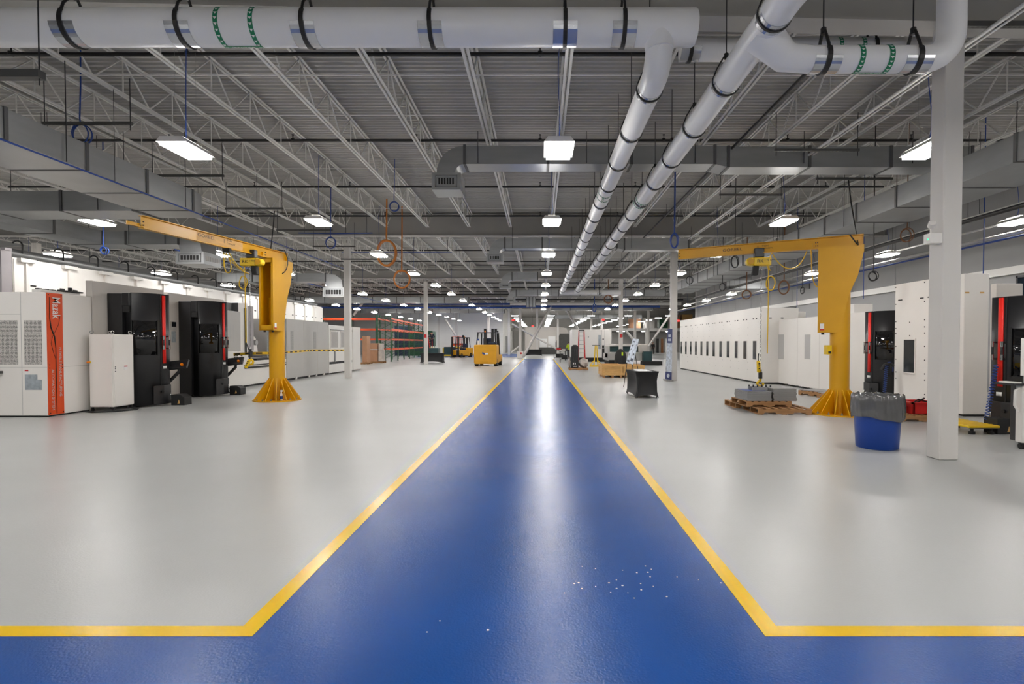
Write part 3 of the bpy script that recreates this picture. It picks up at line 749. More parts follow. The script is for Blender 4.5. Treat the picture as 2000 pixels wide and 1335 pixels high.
# ================================================================== MACHINES ON THE STOCKER SIDE
SWAP = Matrix(((1, 0, 0, 0), (0, 0, 1, 0), (0, 1, 0, 0), (0, 0, 0, 1)))
def curve_pt(t, off=0.0):
    t = R(t); x = .45+.55*math.sin(t); y = .65*(1-math.cos(t))
    nx, ny = .65*math.sin(t), -.55*math.cos(t); l = math.hypot(nx, ny); return (x+nx/l*off, y+ny/l*off)
def curve_slab(t0, t1, o0, o1, n=10):
    a = [curve_pt(t0+(t1-t0)*i/n, o0) for i in range(n+1)]; b = [curve_pt(t0+(t1-t0)*i/n, o1) for i in range(n+1)]
    return a+b[::-1]
def black_machine(name, label, loc, mir, h, zs, zw, zh, zl, body=None, arm=True):
    """curved black front; local x points to the walkway, y away from the camera; mir = -1 mirrors for the far side"""
    MX = Matrix.Diagonal((mir, 1, 1, 1))
    r = T(name, label, 'machine', loc, 0, 'black fronted machining centres')
    def pr(poly, z0, z1, nm, m, par=r, smooth=True, bevel=0): return MB().prism(poly, z0, z1, MX, smooth).build(nm, m, par, bevel)
    curve = [curve_pt(90*i/16) for i in range(17)]
    pr([(.36, .1), (.52, .1)]+[p for p in curve if p[0] > .53]+[(1.0, .74), (.93, .82), (.36, .82)], .04, h, 'curved_door', 'black_panel')
    pr([(0, 0), (.36, 0), (.36, .82), (0, .82)], .05, h-.02, 'side_cover', 'black_panel', smooth=False, bevel=.01)
    pr([(.36, 0), (.52, .0), (.56, .05), (.56, .3), (.36, .3)], h-.32, h-.01, 'top_cover', 'black_panel', smooth=False, bevel=.01)
    MB().prism([(.35, .02), (.53, .02), (.53, .12), (.35, .12)], h-.48, h-.32, MX).build('hinge_cover', 'rubber_black', r)
    w = pr(curve_slab(14, 64, .001, .012), zw[0], zw[1], 'window', 'black_glass')
    m = MB()
    for a, b in ((12, 14), (64, 66)): m.prism(curve_slab(a, b, .0, .016, 2), zw[0]-.02, zw[1]+.02, MX)
    m.build('window_frame', 'rubber_black', w)
    pr(curve_slab(76, 84, .0, .018, 3), zs[0], zs[1], 'stripe', 'red')
    m = MB().prism(curve_slab(71, 72.5, .0, .01, 2), .04, h, MX); m.build('door_seam', 'rubber_black', r)
    hd = T('door_handle', None, None); hd.parent = r; hd.name = 'door_handle'
    bpy.data.objects.remove(hd)
    m = MB(); g = MB()
    for t in (74, 88):
        a = Vector((*curve_pt(t, .0), 0)); b = Vector((*curve_pt(t, .075), 0))
        m.tube([MX @ (a+Vector((0, 0, zh[0]))), MX @ (b+Vector((0, 0, zh[0]))), MX @ (b+Vector((0, 0, zh[1]))), MX @ (a+Vector((0, 0, zh[1])))], .02, 8)
        for z in (zh[0]+.03, zh[1]-.03): g.tube([MX @ (b+Vector((0, 0, z-.05))), MX @ (b+Vector((0, 0, z+.05)))], .024, 8)
    hm = m.build('door_handle', 'steel_dark', r); hm['label'] = 'pair of dark D shaped door handles'; g.build('handle_trim', 'chrome', hm)
    pr(curve_slab(77, 86, .0, .012, 3), zl-.035, zl+.035, 'name_plate', 'paint_white')
    k = pr([(.94, .22), (1.012, .5), (1.012, .76), (.9, .76)], .06, .52, 'lower_door', 'black_panel', smooth=False, bevel=.008)
    MB().cyl(MX @ Vector((1.0, .44, .36)), MX @ Vector((1.03, .43, .36)), .03).build('knob', 'rubber_black', k)
    m = MB(); m.tube([MX @ Vector((1.03, .68, .12)), MX @ Vector((1.045, .68, .14)), MX @ Vector((1.045, .68, .3)), MX @ Vector((1.03, .68, .32))], .01, 6); m.build('grip', 'chrome', k)
    if body:
        for i, (x0, x1, y0, y1, z0, z1, mm) in enumerate(body):
            b = MB().box(x0*mir, x1*mir, y0, y1, z0, z1).build('body_cover' if i == 0 else 'upper_cover', mm, r, bevel=.012)
    return r
def pendant_arm(label, loc, mir, s=1.0):
    r = T('control_pendant', label, 'control panel', loc)
    MX = Matrix.Diagonal((mir*s, s, s, 1))
    m = MB().tube([MX @ Vector(p) for p in ((-.12, 0, .52), (.0, 0, .60), (.24, 0, .84), (.24, 0, .98))], .045*s, 4); m.build('arm', 'rubber_black', r)
    a = MX @ Vector((.24, -.02, 1.02)); tilt = Matrix.Translation(a) @ Matrix.Rotation(R(52), 4, 'X') @ Matrix.Rotation(R(8)*mir, 4, 'Z')
    b = MB().box(-.24*s, .24*s, -.13*s, .13*s, -.03*s, .03*s, tilt).build('console', 'black_panel', r, bevel=.008)
    m = MB()
    for i in range(6):
        for j in range(3): m.box((-.2+i*.045)*s, (-.175+i*.045)*s, (-.06+j*.055)*s, (-.035+j*.055)*s, .03*s, .036*s, tilt)
    m.build('keys', 'steel_dark', b)
    MB().cyl(tilt @ Vector((.12*s, -.04*s, .03*s)), tilt @ Vector((.12*s, -.04*s, .07*s)), .035*s).build('stop_button', 'lamp_amber', b)
    return r
def foot_pedal(label, loc, mir=1):
    r = T('foot_pedal', label, 'pedal', loc)
    m = MB(); m.prism([(-.17, 0), (.17, 0), (.17, .2), (.06, .27), (-.17, .27)], -.15, .15, SWAP)
    m.build('guard', 'rubber_black', r, bevel=.01)
    MB().prism([(.0, .04), (.06, .05), (.04, .13), (.03, .14)], -.158, -.15, SWAP).build('treadle', 'pine', r)
    MB().tube([(-.17*mir, 0, .05), (-.3*mir, .02, .06), (-.36*mir, .05, .12), (-.42*mir, .08, .05)], .02, 6).build('cable', 'steel_dark', r)
    return r
# ---- perforated corner machine with the orange sign
BX = -10.55; YF0 = 11.5
r = T('machine_enclosure', 'large white machine enclosure with perforated panels and an orange corner sign', 'machine', (-12, 12.1, 0), world=True)
zt = P(93, 570, YF0).z
MB().box(-14.8, BX, YF0, 12.66, .03, zt).build('cabinet_body', 'white_panel', r, bevel=.008)
MB().box(-14.7, BX-.04, YF0+.04, 12.6, 0, .04).build('plinth', 'rubber_black', r)
def fx(px): return P(px, 680, YF0).x
def fz(py): return P(60, py, YF0).z
m = MB(); y = YF0
m.box(fx(42)-.006, fx(42)+.006, y-.002, y, .05, zt); m.box(-14.8, fx(42), y-.002, y, fz(613)-.006, fz(613)+.006); m.box(-14.8, fx(93), y-.002, y, fz(717)-.004, fz(717)+.004)
m.box(BX, BX+.002, YF0, 12.66, fz(717)-.004, fz(717)+.004); m.build('panel_seams', 'grey_panel', r)
for a, b in ((-2, 35), (48, 82)):
    MB().box(fx(a), fx(b), y-.006, y, fz(711), fz(625)).build('perforated_vent', 'perforated', r, bevel=0)
m = MB().box(fx(48), fx(72), y-.006, y, fz(761), fz(731)).box(fx(72), fx(80.5), y-.006, y, fz(761), fz(741)); m.build('instruction_plate', 'label_blue', r)
q = MB().box(fx(48), fx(55), y-.006, y, fz(731), fz(722)).build('warning_label', 'paint_white', r); MB().box(fx(48), fx(55), y-.008, y-.006, fz(724.5), fz(722)).build('warning_band', 'red_paint', q)
MB().box(fx(-8), fx(5), y-.05, y, fz(729), fz(724)).build('door_pull', 'strut_grey', r)
# orange strip on the chamfered corner
y0, y1 = YF0+.0, P(121, 690, 11.87).y
sg = MB().box(BX, BX+.02, y0, y1, .04, zt-.01).build('corner_sign', 'orange_sign', r)
def sgM(z, yy): return basis((BX+.022, yy, z), (0, 0, -1), (0, 1, 0))
w = y1-y0
text('lettering', 'Mazak', 'paint_white', sg, .27, sgM(zt-.09, y0+w*.56), .002, .68, bold=.0015)
text('lettering', 'FLEXIBLE MANUFACTURING', 'ink_grey', sg, .085, sgM(1.5, y0+w*.78), .001, 1.0)
text('lettering', 'AUTOMATION SYSTEM', 'ink_grey', sg, .085, sgM(1.02, y0+w*.28), .001, 1.0)
X = BX+.024; yc = y0+w*.5
MB().tube([(X, y0+w*.14, zt-.1), (X, y0+w*.14, zt-.55), (X, y0+w*.2, zt-.75), (X, y0+w*.42, zt-.95), (X, y0+w*.5, zt-1.2), (X, y0+w*.5, .06)], [.004, .008, .014, .014, .008, .006], 6).build('curved_line', 'ink_black', sg)
MB().tube([(X, y0+w*.8, zt-.5), (X, y0+w*.72, zt-.68), (X, y0+w*.3, zt-.95), (X, y0+w*.2, zt-1.1), (X, y0+w*.35, zt-1.3), (X, y0+w*.5, zt-1.45)], .004, 5).build('curved_line', 'steel_dark', sg)
m = MB()
for yy in (y0+.03, y1-.03):
    for z in (.08, zt-.05, 1.05, 1.12): m.cyl((X-.002, yy, z), (X+.003, yy, z), .012, n=8)
m.build('screws', 'ink_black', sg)
r2 = T('door_track', 'pale sliding door track with dark clips lying on top of the white machine', 'track', (-10.8, 12.2, zt), world=True)
MB().box(-10.95, -10.75, 11.6, 12.6, zt, zt+.07).build('rail', 'steel_white', r2, bevel=.01)
m = MB(); [m.box(-10.92, -10.84, 11.65+k*.17, 11.73+k*.17, zt+.07, zt+.1) for k in range(6)]; m.build('clips', 'rubber_black', r2)
MB().box(-10.76, -10.70, 12.0, 12.62, zt+.07, zt+.1).cyl((-10.73, 12.3, zt+.1), (-10.73, 12.3, zt+.17), .04).build('latch', 'rubber_black', r2)
# grey ribbed curtain housing behind it
r = T('ribbed_housing', 'grey ribbed curtain housing rising behind the white enclosure', 'housing', (-13.3, 12.4, 0), world=True)
m = MB(); zt2 = P(10, 487, 12.8).z
xs = [-14.4+.16*i for i in range(13)]
poly = [(-14.4, 12.84)]+[(x, 12.70-(.05 if i % 2 else 0)) for i, x in enumerate(xs) if x < -12.5]+[(-12.58, 12.84)]
m.prism(poly, 0, zt2); m.box(-14.4, -12.58, 12.68, 12.85, zt2-.02, zt2+.03); m.build('ribbed_cover', 'lilac_panel', r)
# ---- pallet stocker: tall white wall of panels
XS = -12.6; zs_top = 3.64
r = T('pallet_stocker', 'long tall white pallet stocker with posts and dark slot handles behind the black machines', 'pallet stocker', (-13.4, 22, 0), world=True)
MB().box(-14.0, XS-.02, 12.9, 31.1, 0, zs_top).build('core', 'white_shine', r)
pn = None
for k in range(15):
    y = 13.2+1.2*k
    if pn is None:
        m = MB().box(XS-.02, XS, y+.02, min(y+1.18, 31.1), .05, zs_top-.03); pn = m.build('wall_panel', 'white_shine', r, bevel=.005); y00 = y
        ph = MB().box(XS, XS+.006, y+.12, y+.27, 2.98, 3.02).box(XS, XS+.006, y+.93, y+1.08, 2.98, 3.02).build('slot_handle', 'ink_black', pn)
        po = MB().box(XS, XS+.05, y-.03, y+.03, 0, zs_top).build('post', 'white_panel', r)
        pt = MB().box(XS+.0, XS+.09, y-.2, y+.2, zs_top-.09, zs_top).build('post_head', 'steel_white', po)
    else:
        a = pn.copy(); COL.objects.link(a); a.location.y += y-y00
        b = ph.copy(); COL.objects.link(b); b.parent = a
        c = po.copy(); COL.objects.link(c); c.location.y += y-y00
        d = pt.copy(); COL.objects.link(d); d.parent = c
MB().box(XS-.02, XS, 12.92, 13.18, .05, zs_top-.03).build('wall_panel', 'white_shine', r)
# ---- two black machines
bodyL = [(-1.6, 0, -.42, 2.0, .04, 3.06, 'beige_panel'), (-.02, .5, .83, 1.9, .05, 2.78, 'beige_panel')]
black_machine('machining_center', 'curved black machining centre behind the white control cabinet, with red stripe and window', (BX, 13.12, 0), 1, 2.82, (1.07, 2.78), (1.29, 2.14), (1.45, 1.75), .97,
              [(-.16, 0, -.43, 1.98, .04, 3.06, 'beige_panel'), (-1.5, -.17, .1, 1.98, .04, 2.6, 'beige_panel')])
black_machine('machining_center', 'curved black machining centre between its twin and the white gantry machine', (BX, 15.7, 0), 1, 2.82, (1.07, 2.78), (1.29, 2.14), (1.45, 1.75), .97,
              [(-.16, 0, -.45, 2.3, .04, 3.02, 'beige_panel'), (-1.5, -.17, .1, 2.2, .04, 2.6, 'beige_panel')])
o = MB().box(BX, BX+.02, 15.36, 15.58, 1.95, 2.2); sb = o.build('wall_display', 'grey_panel'); tag(sb, 'small grey display and label fixed to the beige cover between the black machines', 'display'); WORLD[sb.name] = sb.location.copy()
MB().box(BX+.02, BX+.025, 15.38, 15.56, 2.05, 2.19).build('screen', 'screen', sb); MB().box(BX+.0, BX+.012, 15.39, 15.55, 1.6, 1.92).build('label_sheet', 'label_blue', sb)
p = G(337, 752, 0); 
def at(px, py, z): return G(px, py, z)
pendant_arm('black control pendant on an arm between the two black machines', (-9.62, 13.95, 0), 1)
pendant_arm('black control pendant on an arm beside the white gantry machine', (-9.62, 16.55, 0), 1)
g = at(347, 791, 0); foot_pedal('black foot pedal on the floor between the two black machines', (g.x, g.y+.15, 0))
g = at(459, 770.5, 0); foot_pedal('black foot pedal on the floor in front of the white gantry machine', (g.x, g.y+.15, 0))
# ---- white control cabinet
r = T('control_cabinet', 'white two door control cabinet on castors with lifting eyes, in front of the black machine', 'cabinet', (-10.15, 12.82, 0), world=True)
x0, x1, y0, y1, zc = -10.43, -9.89, 12.44, 13.05, 1.79
MB().box(x0, x1, y0, y1, .1, zc).build('case', 'white_panel', r, bevel=.006)
d = MB().box(x0+.01, x1-.012, y0-.02, y0, .12, zc-.02).build('door', 'white_panel', r, bevel=.004)
MB().box(x0+.01, x0+.05, y0-.05, y0-.02, 1.12, 1.17).build('switch_plate', 'cable_yellow', d); MB().cyl((x0+.03, y0-.05, 1.145), (x0+.03, y0-.1, 1.145), .022).build('switch_knob', 'lamp_amber', d)
d = MB().box(x1, x1+.02, y0+.012, y1-.01, .12, zc-.02).build('door', 'white_panel', r, bevel=.004)
q = MB().box(x1+.02, x1+.024, y0+.3, y0+.4, .95, 1.05).build('warning_label', 'paint_white', d); MB().box(x1+.024, x1+.026, y0+.3, y0+.4, 1.025, 1.05).build('warning_band', 'red_paint', d)
m = MB(); [m.cyl((x1+.02, y0+.04, z), (x1+.03, y0+.04, z), .012, n=10) for z in (.93, .99, 1.03)]; m.build('locks', 'steel_dark', d)
for x, y in ((x0+.03, y0+.03), (x1-.03, y0+.03), (x1-.03, y1-.04), (x0+.03, y1-.04)):
    m = MB().tube(arc((x, y, zc+.05), .032, 0, 2*math.pi, 12, (.8, .6, 0), (0, 0, 1))[:-1], .01, 6, closed=True); m.cyl((x, y, zc), (x, y, zc+.02), .02); m.build('lifting_eye', 'chrome', r)
    m = MB().cyl((x-.015, y, .035), (x+.015, y, .035), .035).box(x-.02, x+.02, y-.02, y+.02, .04, .1); m.build('castor', 'rubber_black', r)
o = MB().tube([(-10.5, 12.35, .02), (-10.2, 12.2, .02), (-9.8, 12.35, .02), (-9.55, 12.7, .02), (-9.7, 12.95, .02), (-9.9, 12.9, .03), (-9.95, 12.9, .12)], .02, 8).build('floor_cable', 'cord_black'); tag(o, 'black cable looped on the floor around the white control cabinet', 'cable')
# ---- white gantry machine
XG = -10.6
r = T('gantry_machine', 'white open bed gantry milling machine behind the post of the long boom crane', 'machine', (-11.3, 20.5, 0), world=True)
def gy(px): return PX(px, 680, XG).y
ya, yb = 18.05, 22.45
MB().box(-12.3, XG, ya, yb, .06, .92).build('bed', 'white_shine', r, bevel=.015)
MB().box(-12.2, XG-.06, ya, yb, 0, .06).build('plinth', 'rubber_black', r)
b = MB().box(XG, XG+.03, 19.25, yb-.1, .66, .72).box(XG, XG+.03, 19.25, yb-.1, .76, .79).build('bed_rail', 'rubber_black', r)
MB().box(-11.6, XG-.25, ya+.9, yb, .92, 1.02).box(-12.2, -11.6, ya, yb, .92, 1.05).build('table_slide', 'steel_plate', r)
MB().box(-11.5, XG-.1, 20.3, yb-.15, .92, .99).build('slide_cover', 'rubber_black', r)
MB().prism([(18.05, .92), (19.7, .92), (19.55, 1.02), (19.3, 1.25), (18.05, 1.35)], -11.4, XG, Matrix(((0, 0, 1, 0), (1, 0, 0, 0), (0, 1, 0, 0), (0, 0, 0, 1)))).build('bed_shoulder', 'white_shine', r)
c1 = MB().box(-12.0, XG+.02, ya, 19.0, 1.3, 2.68).build('column_panel', 'grey_panel', r, bevel=.01)
m = MB(); [m.box(XG+.02, XG+.022, 18.35+k*.2, 18.37+k*.2, 1.6, 2.2) for k in range(2)]; m.build('panel_print', 'ink_grey', c1)
MB().box(-12.0, XG-.1, 19.05, 19.32, 1.0, 3.0).build('column', 'white_shine', r); MB().box(-12, XG-.08, 19.02, 19.05, .95, 3.0).box(XG-.1, XG-.08, 19.5, 19.58, 1.2, 2.85).build('column_slot', 'rubber_black', r)
MB().box(-12.0, XG-.12, 19.34, 19.75, 1.0, 3.05).build('ram_column', 'white_shine', r, bevel=.02)
MB().box(-12.0, XG-.15, 19.8, 20.2, 1.3, 2.95).build('ram_side', 'lilac_panel', r, bevel=.02)
h = MB().box(-11.7, XG-.3, 18.6, 19.1, 2.7, 2.95).box(-11.7, XG-.3, 18.5, 19.2, 2.95, 3.0).build('head_motor', 'steel_plate', r); MB().box(XG-.3, XG-.29, 18.6, 18.72, 2.72, 2.9).build('motor_vent', 'rubber_black', h)
h = MB().prism([(20.0, 1.2), (20.6, 1.2), (20.45, 1.75), (20.15, 1.95), (20.0, 1.95)], -11.4, XG-.2, Matrix(((0, 0, 1, 0), (1, 0, 0, 0), (0, 1, 0, 0), (0, 0, 0, 1)))).build('spindle_head', 'white_shine', r, bevel=.03)
MB().cyl((XG-.2, 20.3, 1.6), (XG-.1, 20.3, 1.6), .1).build('spindle_cap', 'steel_plate', h)
MB().box(-12.4, -12.3, ya, yb, 0, 2.66).build('back_guard', 'grey_panel', r)
MB().box(-12.3, -12.0, 21.0, 22.4, 1.0, 2.4).build('tool_magazine', 'beige_panel', r)
MB().box(-11.98, -11.94, 21.2, 21.3, 1.1, 2.35).build('hose_strip', 'teal', r)
m = MB(); [m.box(-11.98, -11.93, 22.0, 22.3, 1.2+.13*k, 1.29+.13*k) for k in range(7)]; m.build('tool_rack', 'pink', r)
MB().box(XG-.02, XG-.008, 20.9, 22.4, 1.05, 2.5).build('guard_glass', 'glass', r)
m = MB().box(XG-.02, XG, 20.86, 20.9, 1.0, 2.55).box(XG-.02, XG, 22.4, 22.44, 1.0, 2.55).box(XG-.02, XG, 20.86, 22.44, 2.5, 2.55); m.build('guard_frame', 'steel_plate', r)
m = MB().tube([(XG-.1, 21.6, .99), (XG-.1, 21.6, 1.15)], .03, 8).tube(arc((XG-.1, 21.6, 1.2), .07, 0, 2*math.pi, 12, (0, 1, 0), (0, 0, 1))[:-1], .015, 6, closed=True); m.build('clamp', 'steel_dark', r)
m = MB(); [m.box(XG+.001, XG+.008, 18.6+i*.14, 18.7+i*.14, 1.03+.09*j, 1.1+.09*j) for i in range(4) for j in range(2) if not i == 2]; m.build('sockets', 'ink_black', r)
# ---- long grey panels and mesh window end
r = T('machine_guarding', 'long smooth grey machine guarding with slim vents beside the white gantry machine', 'machine', (-11.6, 24.6, 0), world=True)
MB().box(-12.4, XG, 22.5, 26.9, .08, 2.6).build('guard_panels', 'grey_panel', r, bevel=.01)
MB().box(-12.2, XG-.05, 22.5, 26.9, 0, .08).build('plinth', 'rubber_black', r)
m = MB(); [m.box(XG, XG+.003, y-.006, y+.006, .08, 2.6) for y in (24.1, 25.6)]; m.build('panel_seams', 'beige_panel', r)
for y0, y1 in ((22.85, 23.1), (25.15, 25.45)): MB().box(XG, XG+.006, y0, y1, 1.3, 2.1).build('vent', 'perforated_grey', r)
[MB().box(XG-.06, XG+.01, y, y+.12, 0, .1).build('levelling_foot', 'white_panel', r) for y in (23.3, 24.6, 25.4, 26.3)]
r = T('mesh_window_machine', 'white machine with two mesh windows behind the square column', 'machine', (-11.4, 29.2, 0), world=True)
MB().box(-12.4, XG+.02, 26.93, 30.3, .06, 2.48).build('cabinet_body', 'white_shine', r, bevel=.01)
MB().box(-12.2, XG-.02, 26.93, 30.3, 0, .06).build('plinth', 'rubber_black', r)
for y0, y1 in ((27.15, 28.05), (28.5, 29.4)):
    w = MB().box(XG+.02, XG+.04, y0, y1, 1.35, 2.15).build('mesh_window', 'perforated', r); MB().box(XG+.02, XG+.05, y0-.05, y0, 1.3, 2.2).box(XG+.02, XG+.05, y1, y1+.05, 1.3, 2.2).box(XG+.02, XG+.05, y0, y1, 2.15, 2.2).box(XG+.02, XG+.05, y0, y1, 1.3, 1.35).build('window_frame', 'white_panel', w)
MB().tube([(XG+.08, 27.0, 2.25), (XG+.08, 30.2, 2.25)], .02, 6).build('guide_rail', 'steel_plate', r)
MB().box(XG+.02, XG+.03, 26.98, 30.2, .5, .62).build('bed_rail', 'rubber_black', r); MB().box(XG+.02, XG+.06, 27.6, 27.75, .6, 1.25).build('post', 'steel_plate', r)
o = MB().box(-12.3, XG+.06, 30.32, 31.55, .05, 2.48).build('end_cabinet', 'white_panel', bevel=.01); tag(o, 'plain white end cabinet next to the stacked cartons', 'cabinet')
# caution tape
pts = [PX(456, 691.5, -9.9), P(497, 689.5, 17.2), P(545, 689, 17.6), P(600, 684.5, 20.5), P(610, 684, 21), P(672, 683.6, 24)]
m = MB(); st = .04
vs = []
for p_ in pts: vs += [p_+Vector((0, 0, -st)), p_+Vector((0, 0, st))]
m.add(vs, [(2*i, 2*i+2, 2*i+3, 2*i+1) for i in range(len(pts)-1)]); 
tp = m.build('caution_tape', 'cable_yellow'); tag(tp, 'yellow caution tape with black print stretched along the machines to the column', 'caution tape'); WORLD[tp.name] = tp.location.copy()
tp.modifiers.new('thick', 'SOLIDIFY').thickness = .004
m = MB()
for i in range(len(pts)-1):
    a, b = pts[i], pts[i+1]; n = max(2, int((b-a).length/.42))
    for k in range(n):
        for f0, f1 in ((.1, .62),):
            p0 = a+(b-a)*((k+f0)/n); p1 = a+(b-a)*((k+f1)/n); e = Vector((.006, -.004, 0))
            m.add([p0+e+Vector((0, 0, -.022)), p1+e+Vector((0, 0, -.022)), p1+e+Vector((0, 0, .022)), p0+e+Vector((0, 0, .022))], [(0, 1, 2, 3)])
m.build('tape_print', 'ink_black', tp)

# ================================================================== JIB CRANES
def jib(label, loc, ud, blen, rb, gh, zhb, zbb, zbt, hd_u=.44, hw=.2, stub=True):
    ang = math.atan2(ud[1], ud[0])
    r = T('jib_crane', label, 'crane', loc, ang)             # local +x = boom direction
    n = 14
    MB().cyl((0, 0, 0), (0, 0, .03), rb, n=28).build('base_plate', 'crane_amber', r)
    MB().cyl((0, 0, .03), (0, 0, zhb+.9), .2, n=32).build('mast', 'crane_amber', r)
    gs = None
    for k in range(n):
        a = 2*math.pi*k/n+.1
        M = Matrix.Rotation(a, 4, 'Z') @ Matrix(((1, 0, 0, 0), (0, 0, 1, 0), (0, 1, 0, 0), (0, 0, 0, 1)))
        if gs is None: gs = MB().prism([(.19, .03), (rb-.03, .03), (rb-.03, .06), (.215, gh), (.19, gh)], -.009, .009, Matrix(((1, 0, 0, 0), (0, 0, 1, 0), (0, 1, 0, 0), (0, 0, 0, 1)))).build('gusset', 'crane_amber', r); o = gs
        else: o = gs.copy(); COL.objects.link(o)
        o.rotation_euler = (0, 0, a)
    bo = None
    for k in range(n):
        a = 2*math.pi*(k+.5)/n+.1
        if bo is None: bo = MB().cyl((0, 0, .03), (0, 0, .055), .025, n=6).cyl((0, 0, .05), (0, 0, .085), .011, n=8).build('anchor_bolt', 'galv', r); o = bo
        else: o = bo.copy(); COL.objects.link(o)
        o.location = ((rb-.08)*math.cos(a), (rb-.08)*math.sin(a), 0)
    # head: two side plates, top and bottom plates, front frame with an open slot
    A = hd_u; B = -hd_u
    prof = [(A, zhb), (A, zbb), (B, zbb), (B, zbb-.14), (B+.10, zbb-.62), (-.17, zbb-1.05), (-.02, zhb+.12), (.08, zhb)]
    for s in (-1, 1):
        MB().prism(prof, s*hw-.008, s*hw+.008, SWAP).build('head_side_plate', 'crane_amber', r)
    MB().box(.02, A+.0, -hw, hw, zhb, zhb+.025).build('head_bottom_plate', 'crane_amber', r)
    MB().box(B, A, -hw, hw, zbb-.02, zbb).build('head_top_plate', 'crane_amber', r)
    m = MB(); t = .05
    m.box(A-.015, A, -hw, -hw+t, zhb, zbb).box(A-.015, A, hw-t, hw, zhb, zbb).box(A-.015, A, -hw, hw, zhb, zhb+.14).box(A-.015, A, -hw, hw, zbb-.12, zbb)
    m.build('head_front_frame', 'crane_amber', r)
    MB().box(-.02, 0, -hw, hw, zhb+.9, zbb-.02).build('head_web', 'crane_amber', r)
    m = MB(); [m.cyl((A-.1, s*hw*.6, zhb-.045), (A-.1, s*hw*.6, zhb), .03, n=10) for s in (-1, 1)]; m.build('trunnion_roller', 'steel_dark', r)
    wl = MB().box(A-.13, A-.05, -hw-.014, -hw-.009, zhb+.08, zhb+.2).box(A-.13, A-.05, hw+.009, hw+.014, zhb+.08, zhb+.2).build('warning_label', 'paint_white', r)
    MB().box(A-.13, A-.05, -hw-.016, -hw-.009, zhb+.05, zhb+.08).box(A-.13, A-.05, hw+.009, hw+.016, zhb+.05, zhb+.08).box(A-.11, A-.07, -hw-.016, -hw-.014, zhb+.11, zhb+.16).build('label_band', 'red_paint', wl)
    # boom: I section
    x0, x1 = B+.02, blen; bw = .06
    m = MB(); m.box(x0, x1, -bw, bw, zbb, zbb+.016).box(x0, x1, -bw, bw, zbt-.016, zbt).box(x0, x1, -.008, .008, zbb, zbt)
    bm = m.build('boom', 'crane_amber', r)
    MB().box(x0-.012, x0, -bw, bw, zbb, zbt).build('boom_end_plate', 'crane_amber', bm)
    m = MB()
    for x in (A+.12,): m.box(x, x+.06, -bw, bw, zbb+.016, zbb+.13)
    m.build('stop_bracket', 'crane_amber', bm)
    m = MB(); [m.cyl((x, -.03, z), (x, .03, z), .012, n=8) for x in (A+.02, A+.06, x1-.04) for z in (zbb+.07, zbb+.14)]; m.build('stop_bolts', 'steel_dark', bm)
    if stub: MB().box(x1, x1+.28, -.05, -.03, zbb+.02, zbb+.10).box(x1, x1+.28, -.05, .03, zbb+.02, zbb+.03).build('tip_bracket', 'crane_amber', bm)
    return r, bm
def boom_text(bm, side, xs, zc, h, zsz=1):
    """side: local y sign of the face carrying the print; xs = start along the reading direction"""
    d = -1 if side > 0 else 1
    y = side*.0095
    M = lambda x, z: basis((x, y, z), (d, 0, 0), (0, 0, 1))
    text('lettering', 'GORBEL', 'ink_black', bm, h, M(xs, zc), .001, 1.3)
    text('lettering', '1', 'ink_black', bm, h*1.35, M(xs+d*.78, zc), .001, 1)
    text('lettering', 'TON', 'ink_black', bm, h*.62, M(xs+d*.9, zc+h*.32), .001, 1.2)
    text('lettering', 'CAPACITY', 'ink_black', bm, h*.5, M(xs+d*.9, zc-h*.3), .001, 1.1)
